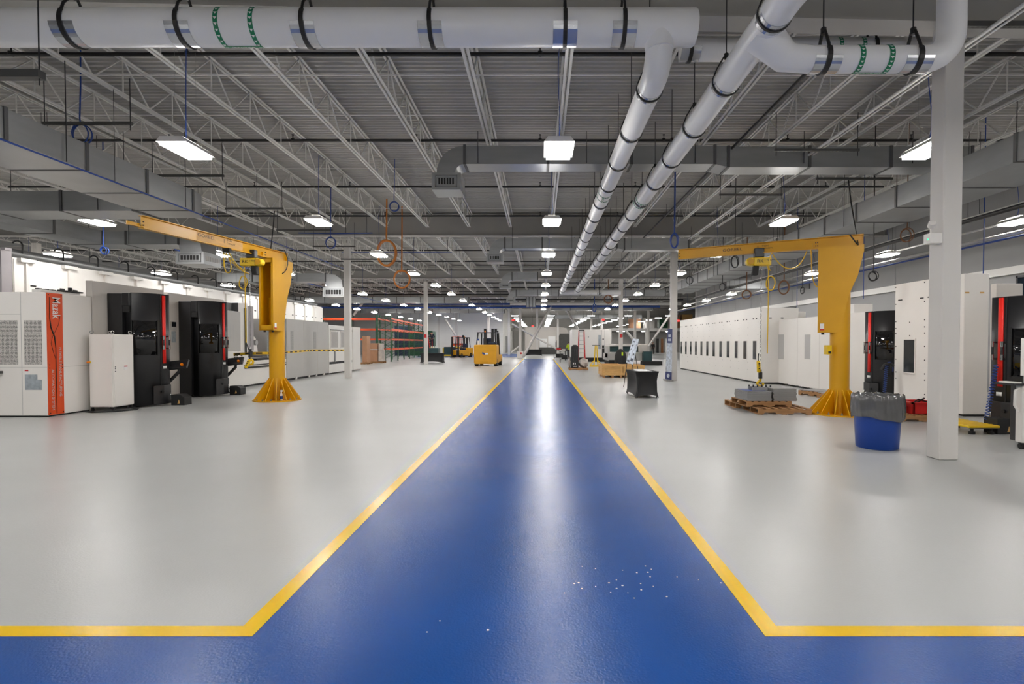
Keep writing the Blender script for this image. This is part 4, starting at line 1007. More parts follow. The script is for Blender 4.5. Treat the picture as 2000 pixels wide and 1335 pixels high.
def hoist(label, loc, rz, chain_len, pend_len, yaw_body, loopside, zb):
    r = T('chain_hoist', label, 'hoist', loc, rz)       # hangs from the boom at local z 0
    MB().box(-.11, .11, -.09, .09, -.10, .12).build('trolley_motor', 'black_panel', r, bevel=.02)
    m = MB(); [m.cyl((x, s*.075, .03), (x, s*.095, .03), .04, n=14) for x in (-.06, .06) for s in (-1, 1)]; m.build('trolley_wheel', 'steel_dark', r)
    b = MB().box(-.27, .13, -.1, .1, -.30, -.10).prism([(.13, -.30), (.27, -.27), (.30, -.2), (.27, -.12), (.13, -.10)], -.11, .11, SWAP).build('hoist_body', 'hoist_yellow', r, bevel=.025)
    for s in (-1, 1): MB().cyl((.2, s*.108, -.2), (.2, s*.116, -.2), .07, n=20).build('motor_cover', 'crane_amber', b)
    for s in (-1, 1):
        text('lettering', 'RK', 'ink_black', b, .11, basis((.06 if s > 0 else -.2, s*.1015, -.2), (-s, 0, 0), (0, 0, 1)), .001, 1.1)
        text('lettering', '1 TON', 'ink_black', b, .055, basis((-.11 if s > 0 else -.02, s*.1015, -.18), (-s, 0, 0), (0, 0, 1)), .001, 1)
    MB().prism([(.0, -.30), (.14, -.30), (.16, -.52), (.02, -.52)], -.07, .07, SWAP).build('chain_bag', 'rubber_black', r, bevel=.015)
    ch = MB(); L = .055; n = int(chain_len/L)
    for k in range(n):
        c = Vector((-.06, 0, -.30-L*(k+.5))); u = Vector((1, 0, 0)) if k % 2 else Vector((0, 1, 0))
        pts = [c+u*(.013*math.cos(a))+Vector((0, 0, .032*math.sin(a))) for a in [2*math.pi*i/8 for i in range(8)]]
        ch.tube(pts, .005, 4, closed=True)
    co = ch.build('load_chain', 'chrome', r)
    zc = -.30-chain_len
    hk = MB().box(-.1, -.02, -.04, .04, zc-.1, zc+.06).cyl((-.06, 0, zc+.05), (-.06, 0, zc+.12), .03).build('hook_block', 'rubber_black', r, bevel=.01)
    MB().tube([(-.06, 0, zc-.1), (-.06, 0, zc-.16)]+arc((-.06, 0, zc-.22), .065, R(90), R(-200), 12, (1, 0, 0), (0, 0, 1)), .028, 8).build('hook', 'cable_yellow', hk)
    MB().tube([(-.2, .02*loopside, -.30), (-.21, .05*loopside, -.4), (-.21, .06*loopside, -.30-pend_len*.5), (-.2, .06*loopside, -.30-pend_len)], .012, 6).build('pendant_cable', 'cable_yellow', r)
    m = MB(); c = Vector((-.26, .06*loopside, -.72)); m.tube([c+Vector((.1*math.cos(a), .02*math.sin(3*a), .17*math.sin(a))) for a in [2*math.pi*i/28*2 for i in range(28)]], .014, 6); m.build('cable_loop', 'cable_yellow', r)
    return r
g1 = Vector((P(542, 781, 14.9).x, 14.9, 0))
zR = P(567, 490, 15.0).z; tipL = P(275, 421, 10.75); d = Vector((tipL.x-g1.x, tipL.y-g1.y)); L1 = d.length; d.normalize()
zbt = (zR+tipL.z)/2; zbb = zbt-.26
J1, B1 = jib('amber jib crane with a long boom pointing back towards the black machines', g1, d, L1, .62, .62, P(540, 645, 14.6).z, zbb, zbt)
boom_text(B1, 1, L1*.66, (zbb+zbt)/2+.03, .11)
MB().box(L1*.66+.03, L1*.66-1.45, .0085, .0092, zbb+.035, zbt-.03).build('name_panel', 'pine', B1)
# print sits on the panel
def hoist_at(px, base, dv, zb):
    # parameter along the boom whose projection has this px
    best = min((abs(VX+F*(base.x+dv.x*t)/((base.y+dv.y*t))-px), t) for t in [i*.01 for i in range(20, 420)])
    return best[1]
t = hoist_at(494, g1, d, zbb); hp = Vector((g1.x+d.x*t, g1.y+d.y*t, zbb))
H1 = hoist('yellow electric chain hoist hanging from the long boom jib crane', hp, math.atan2(d.y, d.x)+R(100), zbb-.30-P(497, 690, hp.y).z, zbb-.3-P(487, 670, hp.y).z, 0, 1, zbb)
def pendant(label, px, pyt, pyb, px2, Y, cable_top):
    a, b = P(px, pyt, Y), P(px2, pyb, Y)
    r = T('pendant_control', label, 'pendant control', (b.x, Y, b.z), world=True)
    u = (b-a).normalized()
    MB().tube([a, a+u*.02, b-u*.02, b], [.03, .045, .045, .03], 8).build('grip_body', 'hoist_yellow', r)
    m = MB(); L = (b-a).length
    for k in range(3): c = a+u*(L*(.25+.2*k)); m.cyl(c+Vector((0, -.035, 0)), c+Vector((0, -.052, 0)), .018, n=10)
    m.build('buttons', 'ink_black', r)
    MB().tube(cable_top+[a], .012, 6).build('strain_cable', 'cord_black', r)
    return r
pendant('yellow pendant control hanging tilted beside the hook of the long boom crane', 488, 701, 718, 480, hp.y-.12, [P(481, 669, hp.y-.05), P(485, 680, hp.y-.08), P(489, 690, hp.y-.11)])
# festoon loops along the boom
def festoon(label, pts_list, Y):
    r = T('festoon_cable', label, 'cable', P(*pts_list[0][0], Y), world=True)
    for pl in pts_list:
        pp = [P(x, y, Y) for x, y in pl]; 
        pts = bez(*pp, 14) if len(pp) == 4 else pp
        MB().tube(pts, .011, 6).build('cable', 'cable_yellow', r)
    return r
t2 = hoist_at(443, g1, d, zbb); Yf = g1.y+d.y*t2
r = festoon('yellow festoon cable looped under the long boom in front of the hoist', [[(438, 492), (436, 500), (437, 508), (437, 520)], [(443, 492), (425, 545), (465, 545), (446, 500)], [(443, 497), (455, 515), (470, 530), (486, 534)], [(448, 494), (455, 508), (462, 520), (475, 526)]], Yf)
MB().box(*[v for a in (P(436, 489, Yf), P(450, 489, Yf)) for v in (a.x,)], Yf-.04, Yf+.04, P(440, 493, Yf).z, zbb).build('cable_trolley', 'rubber_black', r)
# second crane
g2 = Vector((P(1638.5, 808, 12.04).x, 12.04, 0))
tipR = P(1325, 485, 13.8); zR2 = P(1676, 460, 11.85).z; d2 = Vector((tipR.x-g2.x, tipR.y-g2.y)); L2 = d2.length; d2.normalize(); zbt2 = (zR2+tipR.z)/2; zbb2 = zbt2-.25
J2, B2 = jib('amber jib crane standing between the blue bin and the steel plates', g2, d2, L2, .65, .55, P(1610, 649, 12.0).z, zbb2, zbt2, stub=False)
boom_text(B2, 1, L2*.70, (zbb2+zbt2)/2+.01, .095)
t = hoist_at(1480, g2, d2, zbb2); hp2 = Vector((g2.x+d2.x*t, g2.y+d2.y*t, zbb2))
H2 = hoist('yellow electric chain hoist hanging over the stacked steel plates', hp2, math.atan2(d2.y, d2.x)+R(20), zbb2-.30-P(1488, 731, hp2.y).z, zbb2-.3-P(1481, 690, hp2.y).z, 0, 1, zbb2)
pendant('yellow pendant control hanging upright over the stacked steel plates', 1481, 704, 727, 1482, hp2.y-.1, [P(1481.5, 690, hp2.y-.1), P(1481, 697, hp2.y-.1)])
festoon('yellow festoon cable drooping under the boom over the steel plates', [[(1506, 528), (1498, 530), (1503, 490), (1509, 495)], [(1509, 495), (1525, 530), (1560, 540), (1576, 489)], [(1584, 488), (1586, 520), (1582, 555), (1600, 562)]], hp2.y-.45)
o = MB().box(6.7-.36, 6.7-.26, 12.04-.28, 12.04-.2, P(1620, 690, 12).z, P(1620, 674, 12).z); a = P(1616, 692, 11.85); b = P(1625, 674, 11.85)
r = T('label_box', 'small yellow control box fixed to the mast of the crane over the steel plates', 'control box', ((a.x+b.x)/2, 11.9, a.z), world=True)
MB().box(a.x, b.x, 11.85, 12.0, a.z, b.z).build('box', 'hoist_yellow', r, bevel=.006); MB().box(a.x+.02, b.x-.02, 11.845, 11.85, a.z+.02, a.z+.07).build('switch', 'steel_dark', r)
# spray bottle at the base of the first crane
g = G(549.5, 783); r = T('spray_bottle', 'small bottle with a blue label standing on the crane base plate', 'bottle', (g.x, g.y, .03))
MB().rev([(.035, 0), (.04, .02), (.04, .15), (.015, .2), (.015, .23)], 16).build('bottle', 'white_shine', r); MB().rev([(.041, .04), (.041, .12)], 16).build('label_wrap', 'hose_blue', r); MB().box(-.02, .04, -.015, .015, .23, .27).build('spray_head', 'paint_white', r)
# ================================================================== MACHINES ON THE OUTER WALL SIDE
XW = 8.47
r = T('pallet_stocker', 'long white machine line with a row of small dark windows', 'pallet stocker', (9.2, 26, 0), world=True)
zt = 2.93
MB().box(XW, 9.9, 20.62, 32.6, .06, zt).build('wall_panels', 'white_panel', r, bevel=.01)
MB().box(XW+.03, 9.8, 20.66, 32.5, 0, .06).build('plinth', 'rubber_black', r)
w0 = None
for k in range(12):
    y = 21.02+k*1.0
    if w0 is None:
        w0 = MB().box(XW-.012, XW, y, y+.36, .93, 1.66).build('window', 'dark_glass', r)
        f0 = MB().box(XW-.016, XW, y-.03, y, .9, 1.69).box(XW-.016, XW, y+.36, y+.39, .9, 1.69).box(XW-.016, XW, y, y+.36, 1.66, 1.69).box(XW-.016, XW, y, y+.36, .9, .93).build('window_frame', 'white_panel', w0)
        s0 = MB().box(XW-.004, XW, y+.0, y+.12, 2.52, 2.56).box(XW-.004, XW, y+.3, y+.42, 2.52, 2.56).build('slot_handle', 'ink_black', r)
        m = MB()
        for z in (.5, .8, 1.9, 2.2, 2.4): m.cyl((XW-.004, y-.1, z), (XW, y-.1, z), .012, n=8)
        b0 = m.build('bolt_row', 'steel_dark', r)
    else:
        for src in (w0, s0, b0):
            o = src.copy(); COL.objects.link(o); o.location.y += k*1.0
            if src is w0: q = f0.copy(); COL.objects.link(q); q.parent = o
[MB().box(XW+.3+.45*k, XW+.4+.45*k, 20.614, 20.62, 2.52, 2.56).build('slot_handle', 'ink_black', r) for k in range(2)]
XV = 9.14
r = T('machine_guarding', 'smooth white machine guarding with two slim perforated vents behind the jib crane mast', 'machine', (10, 17.5, 0), world=True)
MB().box(XV, 10.6, 14.75, 20.6, .06, 2.46).build('guard_panels', 'white_panel', r, bevel=.01)
MB().box(XV+.05, 10.5, 14.8, 20.55, 0, .06).build('plinth', 'rubber_black', r)
m = MB(); [m.box(XV-.003, XV, y-.005, y+.005, .06, 2.46) for y in (16.1, 17.6, 19.1)]; m.build('panel_seams', 'beige_panel', r)
for px in (1525, 1577):
    y0, y1 = PX(px-5, 660, XV).y, PX(px+6, 660, XV).y; MB().box(XV-.006, XV, y0, y1, PX(px, 701, XV).z, PX(px, 653, XV).z).build('perforated_vent', 'perforated_grey', r)
[MB().box(XV-.01, XV, 17+i*.4, 17.1+i*.4, .02, .07).build('levelling_foot', 'ink_black', r) for i in range(9)]
for px0, px1, py0, Y, zb, lb in ((1524, 1553, 608, 21.3, 0, 'white upper cabinet rising behind the machine line, in front of a high window'), (1668, 1705, 593, 15.9, 2.46, 'white box standing on the machine guarding beside the crane head')):
    a, b = P(px0, py0, Y), P(px1, py0, Y); X0 = max(a.x, 9.92) if zb == 0 else a.x
    o = MB().box(X0, X0+(b.x-a.x), Y, Y+.55, zb, a.z).build('upper_cabinet', 'white_shine', bevel=.008); tag(o, lb, 'cabinet')
black_machine('machining_center', 'black fronted machining centre with red stripe between the crane mast and the big white cabinet', (9.84, 13.9, 0), -1, 2.43, (.80, 2.40), (1.15, 1.9), (1.32, 1.6), .68,
              [(-.9, -.02, -.02, .82, .05, 2.42, 'white_panel')])
black_machine('machining_center', 'black fronted machining centre with red stripe next to the console cart', (9.39, 9.26, 0), -1, 2.43, (.80, 2.41), (1.0, 1.85), (1.3, 1.6), .66,
              [(-1.6, -.02, -.4, 1.2, .05, 2.4, 'white_panel'), (.05, .56, 1.16, 1.3, .05, 2.74, 'beige_panel')])
# big white cabinet
XC = 9.12; ya, yb = 11.58, 13.84
r = T('machine_cabinet', 'big tall white machine cabinet with one dark window behind the column', 'machine', (9.7, 12.7, 0), world=True)
zt = PX(1747, 556, XC).z; xr = P(1930, 690, ya).x
MB().box(XC, xr, ya+.35, yb, .05, zt).build('cabinet_body', 'white_panel', r, bevel=.012)
MB().prism([(XC, ya+.35), (XC, ya), (xr, ya), (xr, ya+.35)], .05, zt).build('end_panel', 'white_panel', r, bevel=.012)
MB().box(XC+.05, xr, ya+.05, yb-.05, 0, .05).build('plinth', 'rubber_black', r)
def cy(px): return PX(px, 680, XC).y
def cz(px, py): return PX(px, py, XC).z
w = MB().box(XC-.01, XC, cy(1787), cy(1766), cz(1776, 727), cz(1776, 663)).build('window', 'dark_glass', r)
y0, y1, z0, z1 = cy(1787), cy(1766), cz(1776, 727), cz(1776, 663); t = .03
MB().box(XC-.015, XC, y0-t, y0, z0-t, z1+t).box(XC-.015, XC, y1, y1+t, z0-t, z1+t).box(XC-.015, XC, y0, y1, z1, z1+t).box(XC-.015, XC, y0, y1, z0-t, z0).build('window_frame', 'white_panel', w)
for px, py, wd in ((1757, 586, 4), (1799, 582, 3.5), (1814, 580, 3.5)): MB().box(XC-.004, XC, cy(px+wd), cy(px-wd), cz(px, py+1.2), cz(px, py-1.2)).build('slot_handle', 'ink_black', r)
m = MB()
for px, pys in ((1750, (561, 594, 628, 641, 651, 676, 701, 726, 738)), (1806, (551, 588, 624, 638, 650, 676, 703, 730, 742, 770)), (1777, (629, 655))):
    for py in pys: c = PX(px, py, XC); m.cyl((XC-.006, c.y, c.z), (XC, c.y, c.z), .016, n=8)
m.build('bolt_row', 'steel_dark', r)
[MB().box(P(px-4, 571, ya).x, P(px+4, 571, ya).x, ya-.004, ya, P(px, 572.5, ya).z, P(px, 569.5, ya).z).build('slot_handle', 'pine', r) for px in (1889, 1918)]
MB().box(XC, XC+.001, ya, yb, 1.0, 1.003).build('panel_seam', 'beige_panel', r)
# spiral blue air hoses and a hand gun
def spiral(label, p0, p1, rad, turns, thick):
    p0, p1 = Vector(p0), Vector(p1); pts = []; n = turns*10
    for i in range(n+1):
        a = 2*math.pi*i/10; pts.append(p0+(p1-p0)*(i/n)+Vector((rad*math.cos(a), rad*math.sin(a), 0)))
    o = MB().tube(pts, thick, 5).build('spiral_hose', 'hose_blue'); tag(o, label, 'hose', 'spiral blue air hoses')
a, b = P(1946, 712, 9.75), P(1926, 820, 9.6); a.z = max(a.z, 0); b.z = max(b.z, .05)
spiral('spiral blue air hose hanging beside the red striped machine next to the console cart', a, b, .035, 20, .008)
a, b = P(1732, 712, 13.55), P(1727, 766, 13.5); spiral('spiral blue air hose hanging beside the big white cabinet', a, b, .035, 14, .008)
r = T('air_gun', 'black air gun holder fixed beside the big white cabinet', 'air gun', P(1730, 720, 13.6), world=True)
MB().tube([P(1722, 722, 13.6), P(1728, 712, 13.6), P(1738, 710, 13.6), P(1744, 714, 13.65)], .04, 8).build('nozzle', 'rubber_black', r); MB().tube([P(1735, 712, 13.6), P(1737, 735, 13.6)], .05, 8).build('bracket', 'rubber_black', r)
MB().tube(bez(P(1730, 712, 13.62), P(1738, 702, 13.6), P(1745, 708, 13.6), P(1744, 725, 13.7), 10), .014, 6).build('hose', 'hose_blue', r)
g = G(1968, 848); foot_pedal('black foot pedal on the floor beside the yellow platform', (g.x, g.y+.16, 0), -1)
# yellow platform
a, b = G(1877, 831, .16), G(1954, 831, .16)
r = T('step_platform', 'low bright yellow step platform on black feet behind the column', 'platform', ((a.x+b.x)/2, a.y, 0), world=True)
y0 = a.y; y1 = G(1900, 816, .16).y; x0 = 7.42; x1 = b.x
MB().box(x0, x1, y0, y1, .12, .16).build('deck', 'hoist_yellow', r, bevel=.01); m = MB(); n = 9
[m.box(x0+.02, x1-.02, y0+(y1-y0)*(k+.3)/n, y0+(y1-y0)*(k+.6)/n, .16, .166) for k in range(n)]; m.build('tread_ribs', 'cable_yellow', r)
MB().box(x0, x1, y0-.003, y0, .105, .12).build('edge_trim', 'steel_dark', r)
for x in (x0+.12, x1-.1):
    for y in (y0+.08, y1-.1): m = MB().cyl((x, y, 0), (x, y, .05), .05).cyl((x, y, .05), (x, y, .12), .025); m.build('foot', 'rubber_black' , r)
# console cart at the frame edge
Yc = 7.85; c0 = G(1990, 878)
r = T('console_cart', 'white and black operator console cart on castors, cut by the edge of the view', 'console', (c0.x+.3, c0.y, 0), world=True)
Y = 8.0; X0 = P(1997, 800, Y).x; X1 = X0+.08
zt = P(1960, 750, Y).z
MB().box(X0, X1, Y, Y+.12, .1, zt-.02).build('side_panel', 'white_panel', r, bevel=.012); MB().box(X1, X1+.55, Y+.02, Y+.3, .1, zt-.02).build('cabinet', 'black_panel', r, bevel=.008)
MB().box(7.04, X1+.6, Y-.02, Y+.32, zt-.02, zt+.015).build('worktop', 'steel_dark', r, bevel=.008)
MB().prism([(7.0, Y), (7.14, Y-.04), (7.14, Y+.22), (7.0, Y+.2)], zt+.015, zt+.035).build('tray', 'white_panel', r)
s = MB().box(7.3, 7.36, Y+.05, Y+.17, P(1985, 735, Y).z, P(1985, 660, Y).z).build('monitor', 'white_panel', r, bevel=.01); MB().box(7.36, 7.364, Y+.06, Y+.16, P(1985, 730, Y).z, P(1985, 664, Y).z).build('screen', 'screen', s)
MB().box(7.31, 7.35, Y+.08, Y+.13, zt, P(1985, 733, Y).z).build('monitor_post', 'steel_plate', r)
MB().tube([(X0, Y+.06, zt-.06), (X0-.06, Y+.06, zt-.1), (X0-.065, Y+.06, zt-.32), (X0, Y+.06, zt-.42)], .018, 8).build('handle', 'white_shine', r)
for x, y in ((X0+.04, Y+.05), (X0+.5, Y+.26), (X1+.48, Y+.06)): MB().cyl((x-.02, y, .045), (x+.02, y, .045), .045).box(x-.03, x+.03, y-.02, y+.02, .05, .1).build('castor', 'rubber_black', r)

# ================================================================== FLOOR THINGS NEAR THE CRANES
# bin
c = G(1713, 880); c.y += .28; c.x = P(1713, 850, c.y).x
r = T('waste_bin', 'round blue plastic bin lined with a grey bag, beside the column', 'bin', (c.x, c.y, 0))
MB().rev([(.27, 0), (.285, .015), (.318, .6), (.325, .74), (.335, .74), (.335, .78), (.31, .78), (.30, .6), (.265, .03), (.0, .03)], 48).build('bin_body', 'bin_blue', r)
rnd = random.Random(5); prof = [(.345, .46), (.352, .5), (.357, .6), (.352, .72), (.348, .80), (.338, .815), (.312, .8), (.288, .7), (.27, .55), (.235, .3), (.0, .2)]
n = 96; vs = []
for i, (rr, z) in enumerate(prof):
    for k in range(n):
        a = 2*math.pi*k/n
        w = .008*math.sin(9*a+i*.6)+.006*math.sin(23*a+i)+.004*math.sin(41*a-i*1.3)+rnd.uniform(-.002, .002)
        zz = z+(.03*math.sin(2*a+.6)+.006*math.sin(7*a) if i == 0 else .01*math.sin(14*a)+.006*math.sin(31*a) if i in (4, 5) else 0)
        q = max(0, 1-i*.06); vs.append(((rr+w*q*(1.0 if i < 6 else .4))*math.cos(a), (rr+w*q*(1.0 if i < 6 else .4))*math.sin(a), zz))
m = MB(); m.add(vs, [(i*n+k, i*n+(k+1) % n, (i+1)*n+(k+1) % n, (i+1)*n+k) for i in range(len(prof)-1) for k in range(n)], True); m.build('bin_liner', 'bag_grey', r)
# pallets
def pallet(label, x, y, rz, w=1.15, d=1.0, z=0, name='pallet', m_='wood'):
    r = T(name, label, 'pallet', (x, y, z), rz)          # origin at front-left corner; stringers run along x
    h = .13
    for k in range(3):
        yy = (d-.04)*k/2
        m = MB(); m.prism([(0, .015), (.12, .015), (.14, .045), (.38, .045), (.40, .015), (w-.40, .015), (w-.38, .045), (w-.14, .045), (w-.12, .015), (w, .015), (w, h-.018), (0, h-.018)], yy, yy+.04, SWAP); m.build('stringer', m_, r)
    for k in range(7):
        xx = (w-.1)*k/6; MB().box(xx, xx+.1, 0, d, h-.018, h).build('deck_board', m_, r)
    for k in range(3):
        xx = (w-.1)*k/2; MB().box(xx, xx+.1, 0, d, 0, .015).build('bottom_board', m_, r)
    return r
g = G(1481, 809); pallet('empty wooden pallet in front of the stacked steel plates', g.x, g.y, R(-3), 1.16, 1.05)
ga = P(1466, 796, 12.24); pallet('wooden pallet carrying the steel plates, set on another pallet', ga.x-.08, 12.25, R(0), 1.02, 1.0, .131)
gc = G(1449, 799); pallet('wooden pallet under the back of the steel plates', gc.x-.06, 13.08, R(0), 1.0, .8)
def plates(label, x0, x1, y0, y1, z0, n, t, grp):
    for k in range(n):
        j = random.uniform(-.012, .012); q = random.uniform(-.012, .012)
        o = MB().box(x0+j, x1+j, y0+q, y1+q, z0+k*t, z0+(k+.86)*t).build('steel_plate', 'steel_plate'); tag(o, '%s, %s from bottom' % (label, ORD[k]), 'steel plate', grp)
xa, xm, xb = ga.x-.05, P(1508, 780, 12.3).x, P(1555, 780, 12.3).x
plates('grey steel plate in the blue topped stack under the hook', xa, xm-.02, 12.28, 13.1, .262, 9, .024, 'steel plates in the lower stack')
plates('grey steel plate in the plain taller stack on the pallet', xm+.02, xb, 12.28, 13.15, .262, 12, .024, 'steel plates in the taller stack')
o = MB().box(xa+.02, xm-.1, 12.4, 13.0, .262+9*.024, .262+9*.024+.004).build('film_sheet', 'hose_blue'); tag(o, 'blue protective film lying on the lower steel plate stack', 'film')
r = T('clamp_frame', 'dark steel lifting frame with bolts lying on the lower plate stack', 'lifting frame', ((xa+xm)/2, 12.7, .49), world=True)
z = .262+9*.024+.004
m = MB(); [m.box(xa+.2, xm-.02, y, y+.05, z, z+.08) for y in (12.5, 12.75)]; m.build('beam', 'steel_plate', r)
m = MB(); [m.cyl((xa+.22+.1*k, y, z+.08), (xa+.22+.1*k, y, z+.12), .018, n=8) for k in range(5) for y in (12.525, 12.775)]; m.build('bolts', 'steel_dark', r)
# flat pallets by the guarding
for k, (px, py, lb) in enumerate(((1553, 769, 'low pallet with a sheet of steel beside the white guarding, nearer the plate stacks'), (1588, 775, 'low pallet with a sheet of steel beside the white guarding, nearer the crane'))):
    g = G(px, py); p = pallet(lb, g.x+.05, g.y-.1, R(-72), 1.0, .7, 0)
    Mz = Matrix.Translation((g.x+.05, g.y-.1, 0)) @ Matrix.Rotation(R(-72), 4, 'Z')
    o = MB().box(.02, .98, .04, .68, .131, .16, Mz).build('steel_sheet', 'steel_plate'); tag(o, ('grey steel sheet on the low pallet nearer the plate stacks', 'grey steel sheet on the low pallet nearer the crane')[k], 'steel sheet')
# red tub on a pallet behind the bin
g = G(1757, 823); pallet('wooden pallet holding the red tub behind the blue bin', g.x, g.y, 0, 1.05, .9)
x0, x1 = P(1776, 800, g.y+.25).x, P(1830, 800, g.y+.25).x; y0 = g.y+.12; z = .131
r = T('red_tub', 'red plastic tub on the pallet between the blue bin and the column', 'tub', ((x0+x1)/2, y0+.3, z), world=True)
m = MB(); h = .25; t = .03
for (a, b, c, d) in ((x0, x1, y0, y0+t), (x0, x1, y0+.55, y0+.55+t), (x0, x0+t, y0, y0+.58), (x1-t, x1, y0, y0+.58)): m.box(a, b, c, d, z, z+h)
m.box(x0, x1, y0, y0+.58, z, z+.02); m.build('tub_body', 'red_paint', r, bevel=.006)
MB().box(x0-.06, x1+.05, y0-.03, y0+.0, z+h-.03, z+h).box(x0-.06, x0, y0-.03, y0+.61, z+h-.03, z+h).build('rim', 'red_paint', r)
MB().box(x0-.3, x0-.02, y0+.1, y0+.5, z, z+.2).build('timber_block', 'pine', r) if False else None
o = MB().box(x0-.42, x0-.1, y0+.1, y0+.5, z, z+.2).build('timber_block', 'pine'); tag(o, 'pale timber block on the pallet beside the red tub', 'timber block')
m = MB().tube([(x0+.1, y0+.2, z+.2), (x0+.3, y0+.3, z+.28), (x0+.55, y0+.25, z+.2)], .015, 6).tube([(x0+.2, y0+.35, z+.15), (x0+.5, y0+.4, z+.29)], .02, 6); o = m.build('tool_lead', 'rubber_black'); tag(o, 'dark lead and tool lying in the red tub', 'cable')

# ================================================================== MIDDLE DISTANCE, BIN SIDE
def draped_table(label, x, y, rz, w, d, h=.76, sag=.14, lift=.1):
    r = T('draped_table', label, 'table', (x, y, 0), rz)
    n = 16; lv = 14; vs = []
    per = []
    def side(a, b):
        return [(a, b, i/n) for i in range(n)]
    cs = [(-w/2, -d/2), (w/2, -d/2), (w/2, d/2), (-w/2, d/2)]
    for l in range(lv+1):
        v = l/lv                                # 0 floor .. 1 top
        pin = .19*math.sin(math.pi*min(1, v*1.0))**.8*(1-.1*v)
        for s in range(4):
            a, b = Vector(cs[s]), Vector(cs[(s+1) % 4]); mid = (a+b)/2
            nn = Vector((b.y-a.y, -(b.x-a.x))).normalized()
            for i in range(n):
                u = i/n; p = a.lerp(b, u); L = (b-a).length
                e = min(u, 1-u)*2
                c = Vector(p)*(1-pin/ max(w, d)*1.3)
                p2 = p-nn*pin*.55*math.sin(math.pi*u)
                p2 = p2*(1-pin*.9/max(.6, L)) if False else p2
                q = Vector((p2.x*(1-pin*.55/(w/2+.3)), p2.y*(1-pin*.55/(d/2+.3))))
                z = v*h
                bot = lift*math.sin(math.pi*u)**.6
                z = bot+(h-bot)*v
                vs.append((q.x, q.y, z))
    N = 4*n; fs = [(l*N+k, l*N+(k+1) % N, (l+1)*N+(k+1) % N, (l+1)*N+k) for l in range(lv) for k in range(N)]
    m = MB(); m.add(vs, fs, True); m.add(vs[lv*N:], [tuple(range(N))]); m.build('stretch_cover', 'cloth_black', r)
    m = MB(); m.box(-w/2+.03, w/2-.03, -d/2+.03, d/2-.03, h-.03, h-.005); m.build('table_top', 'steel_plate', r)
    for sx in (-1, 1):
        for sy in (-1, 1): MB().cyl((sx*(w/2-.05), sy*(d/2-.05), 0), (sx*(w/2-.07), sy*(d/2-.07), h-.03), .016, n=8).build('leg', 'steel_dark', r)
    return r
g = G(1243, 777); gl = G(1283, 778)
tw = gl.x-g.x+.06
draped_table('black stretch draped table with papers beside the poster easel', (g.x+gl.x)/2, g.y+.70, R(3), tw+.06, 1.4)
for k in range(2):
    o = MB().box(-.2, .2, -.28, .28, 0, .004).build('paper_sheet', 'paint_white'); o.location = ((g.x+gl.x)/2-.02+.06*k, g.y+.45+.6*k, .764); o.rotation_euler = (0, 0, R(8-10*k)); tag(o, ('large white sheet on the near end of the black draped table by the easel', 'large white sheet on the far end of the black draped table by the easel')[k], 'paper sheet')
r = T('poster_easel', 'tilted poster board on a black easel behind the draped table', 'easel', (3.0, 18, 0), world=True)
q = [P(1222.7, 707, 18.2), P(1235.5, 711.6, 17.6), P(1247.6, 662, 17.8), P(1236, 661, 18.4)]
b = MB().quad(*q, t=.015).build('poster_board', 'poster', r)
def onq(u, v, o=.004):
    n_ = (q[1]-q[0]).cross(q[3]-q[0]).normalized(); return q[0].lerp(q[1], u).lerp(q[3].lerp(q[2], u), v)+n_*o
m = MB()
for (u0, v0, u1, v1) in ((.1, .05, .45, .12), (.55, .1, .9, .22), (.1, .3, .35, .4), (.5, .35, .9, .42), (.15, .55, .9, .58), (.2, .68, .5, .75), (.6, .72, .9, .8), (.15, .85, .6, .9)): m.add([onq(u0, v0), onq(u1, v0), onq(u1, v1), onq(u0, v1)], [(0, 1, 2, 3)])
m.build('printed_blocks', 'deep_blue', b)
for a_, b_ in (((1225, 705), (1218, 755)), ((1236, 710), (1226, 766)), ((1240, 690), (1253, 757))): p1 = P(*a_, 18.2); p0 = G(*b_); MB().tube([p1, p0], .012, 6).build('leg', 'rubber_black', r)
# banner stand
r = T('banner_stand', 'upright blue and grey banner stand leaning in front of the square column', 'banner', (5.35, 22.3, 0), world=True)
q = [P(1299, 741, 22.7), P(1311.5, 743, 22.15), P(1313, 642, 22.1), P(1304, 642, 22.5)]; q[0].z = .06; q[1].z = .06
MB().quad(q[0].lerp(q[3], .15), q[1].lerp(q[2], .15), q[1].lerp(q[2], .72), q[0].lerp(q[3], .72), t=.006).build('banner_middle', 'poster', r)
b1 = MB().quad(q[0].lerp(q[3], .72), q[1].lerp(q[2], .72), q[2], q[3], t=.006).build('banner_head', 'banner_blue', r)
b2 = MB().quad(q[0], q[1], q[1].lerp(q[2], .15), q[0].lerp(q[3], .15), t=.006).build('banner_foot', 'banner_blue', r)
def onb(u, v): 
    n_ = (q[1]-q[0]).cross(q[3]-q[0]).normalized(); return q[0].lerp(q[1], u).lerp(q[3].lerp(q[2], u), v)+n_*.006
m = MB(); [m.add([onb(.25, v), onb(.75, v), onb(.75, v+.05), onb(.25, v+.05)], [(0, 1, 2, 3)]) for v in (.76, .84)]; m.build('head_print', 'poster', b1)
m = MB(); m.add([onb(.5+.22*math.cos(a), .075+.04*math.sin(a)) for a in [2*math.pi*i/16 for i in range(16)]], [tuple(range(16))]); m.build('round_emblem', 'poster', b2)
m = MB().box(q[0].x-.06, q[1].x+.06, q[1].y-.1, q[0].y+.1, 0, .06); m.build('base', 'steel_plate', r); MB().tube([q[2].lerp(q[3], .5)+Vector((.04, .02, 0)), q[0].lerp(q[1], .5)+Vector((.04, .02, 0))], .015, 6).build('support_pole', 'rubber_black', r)
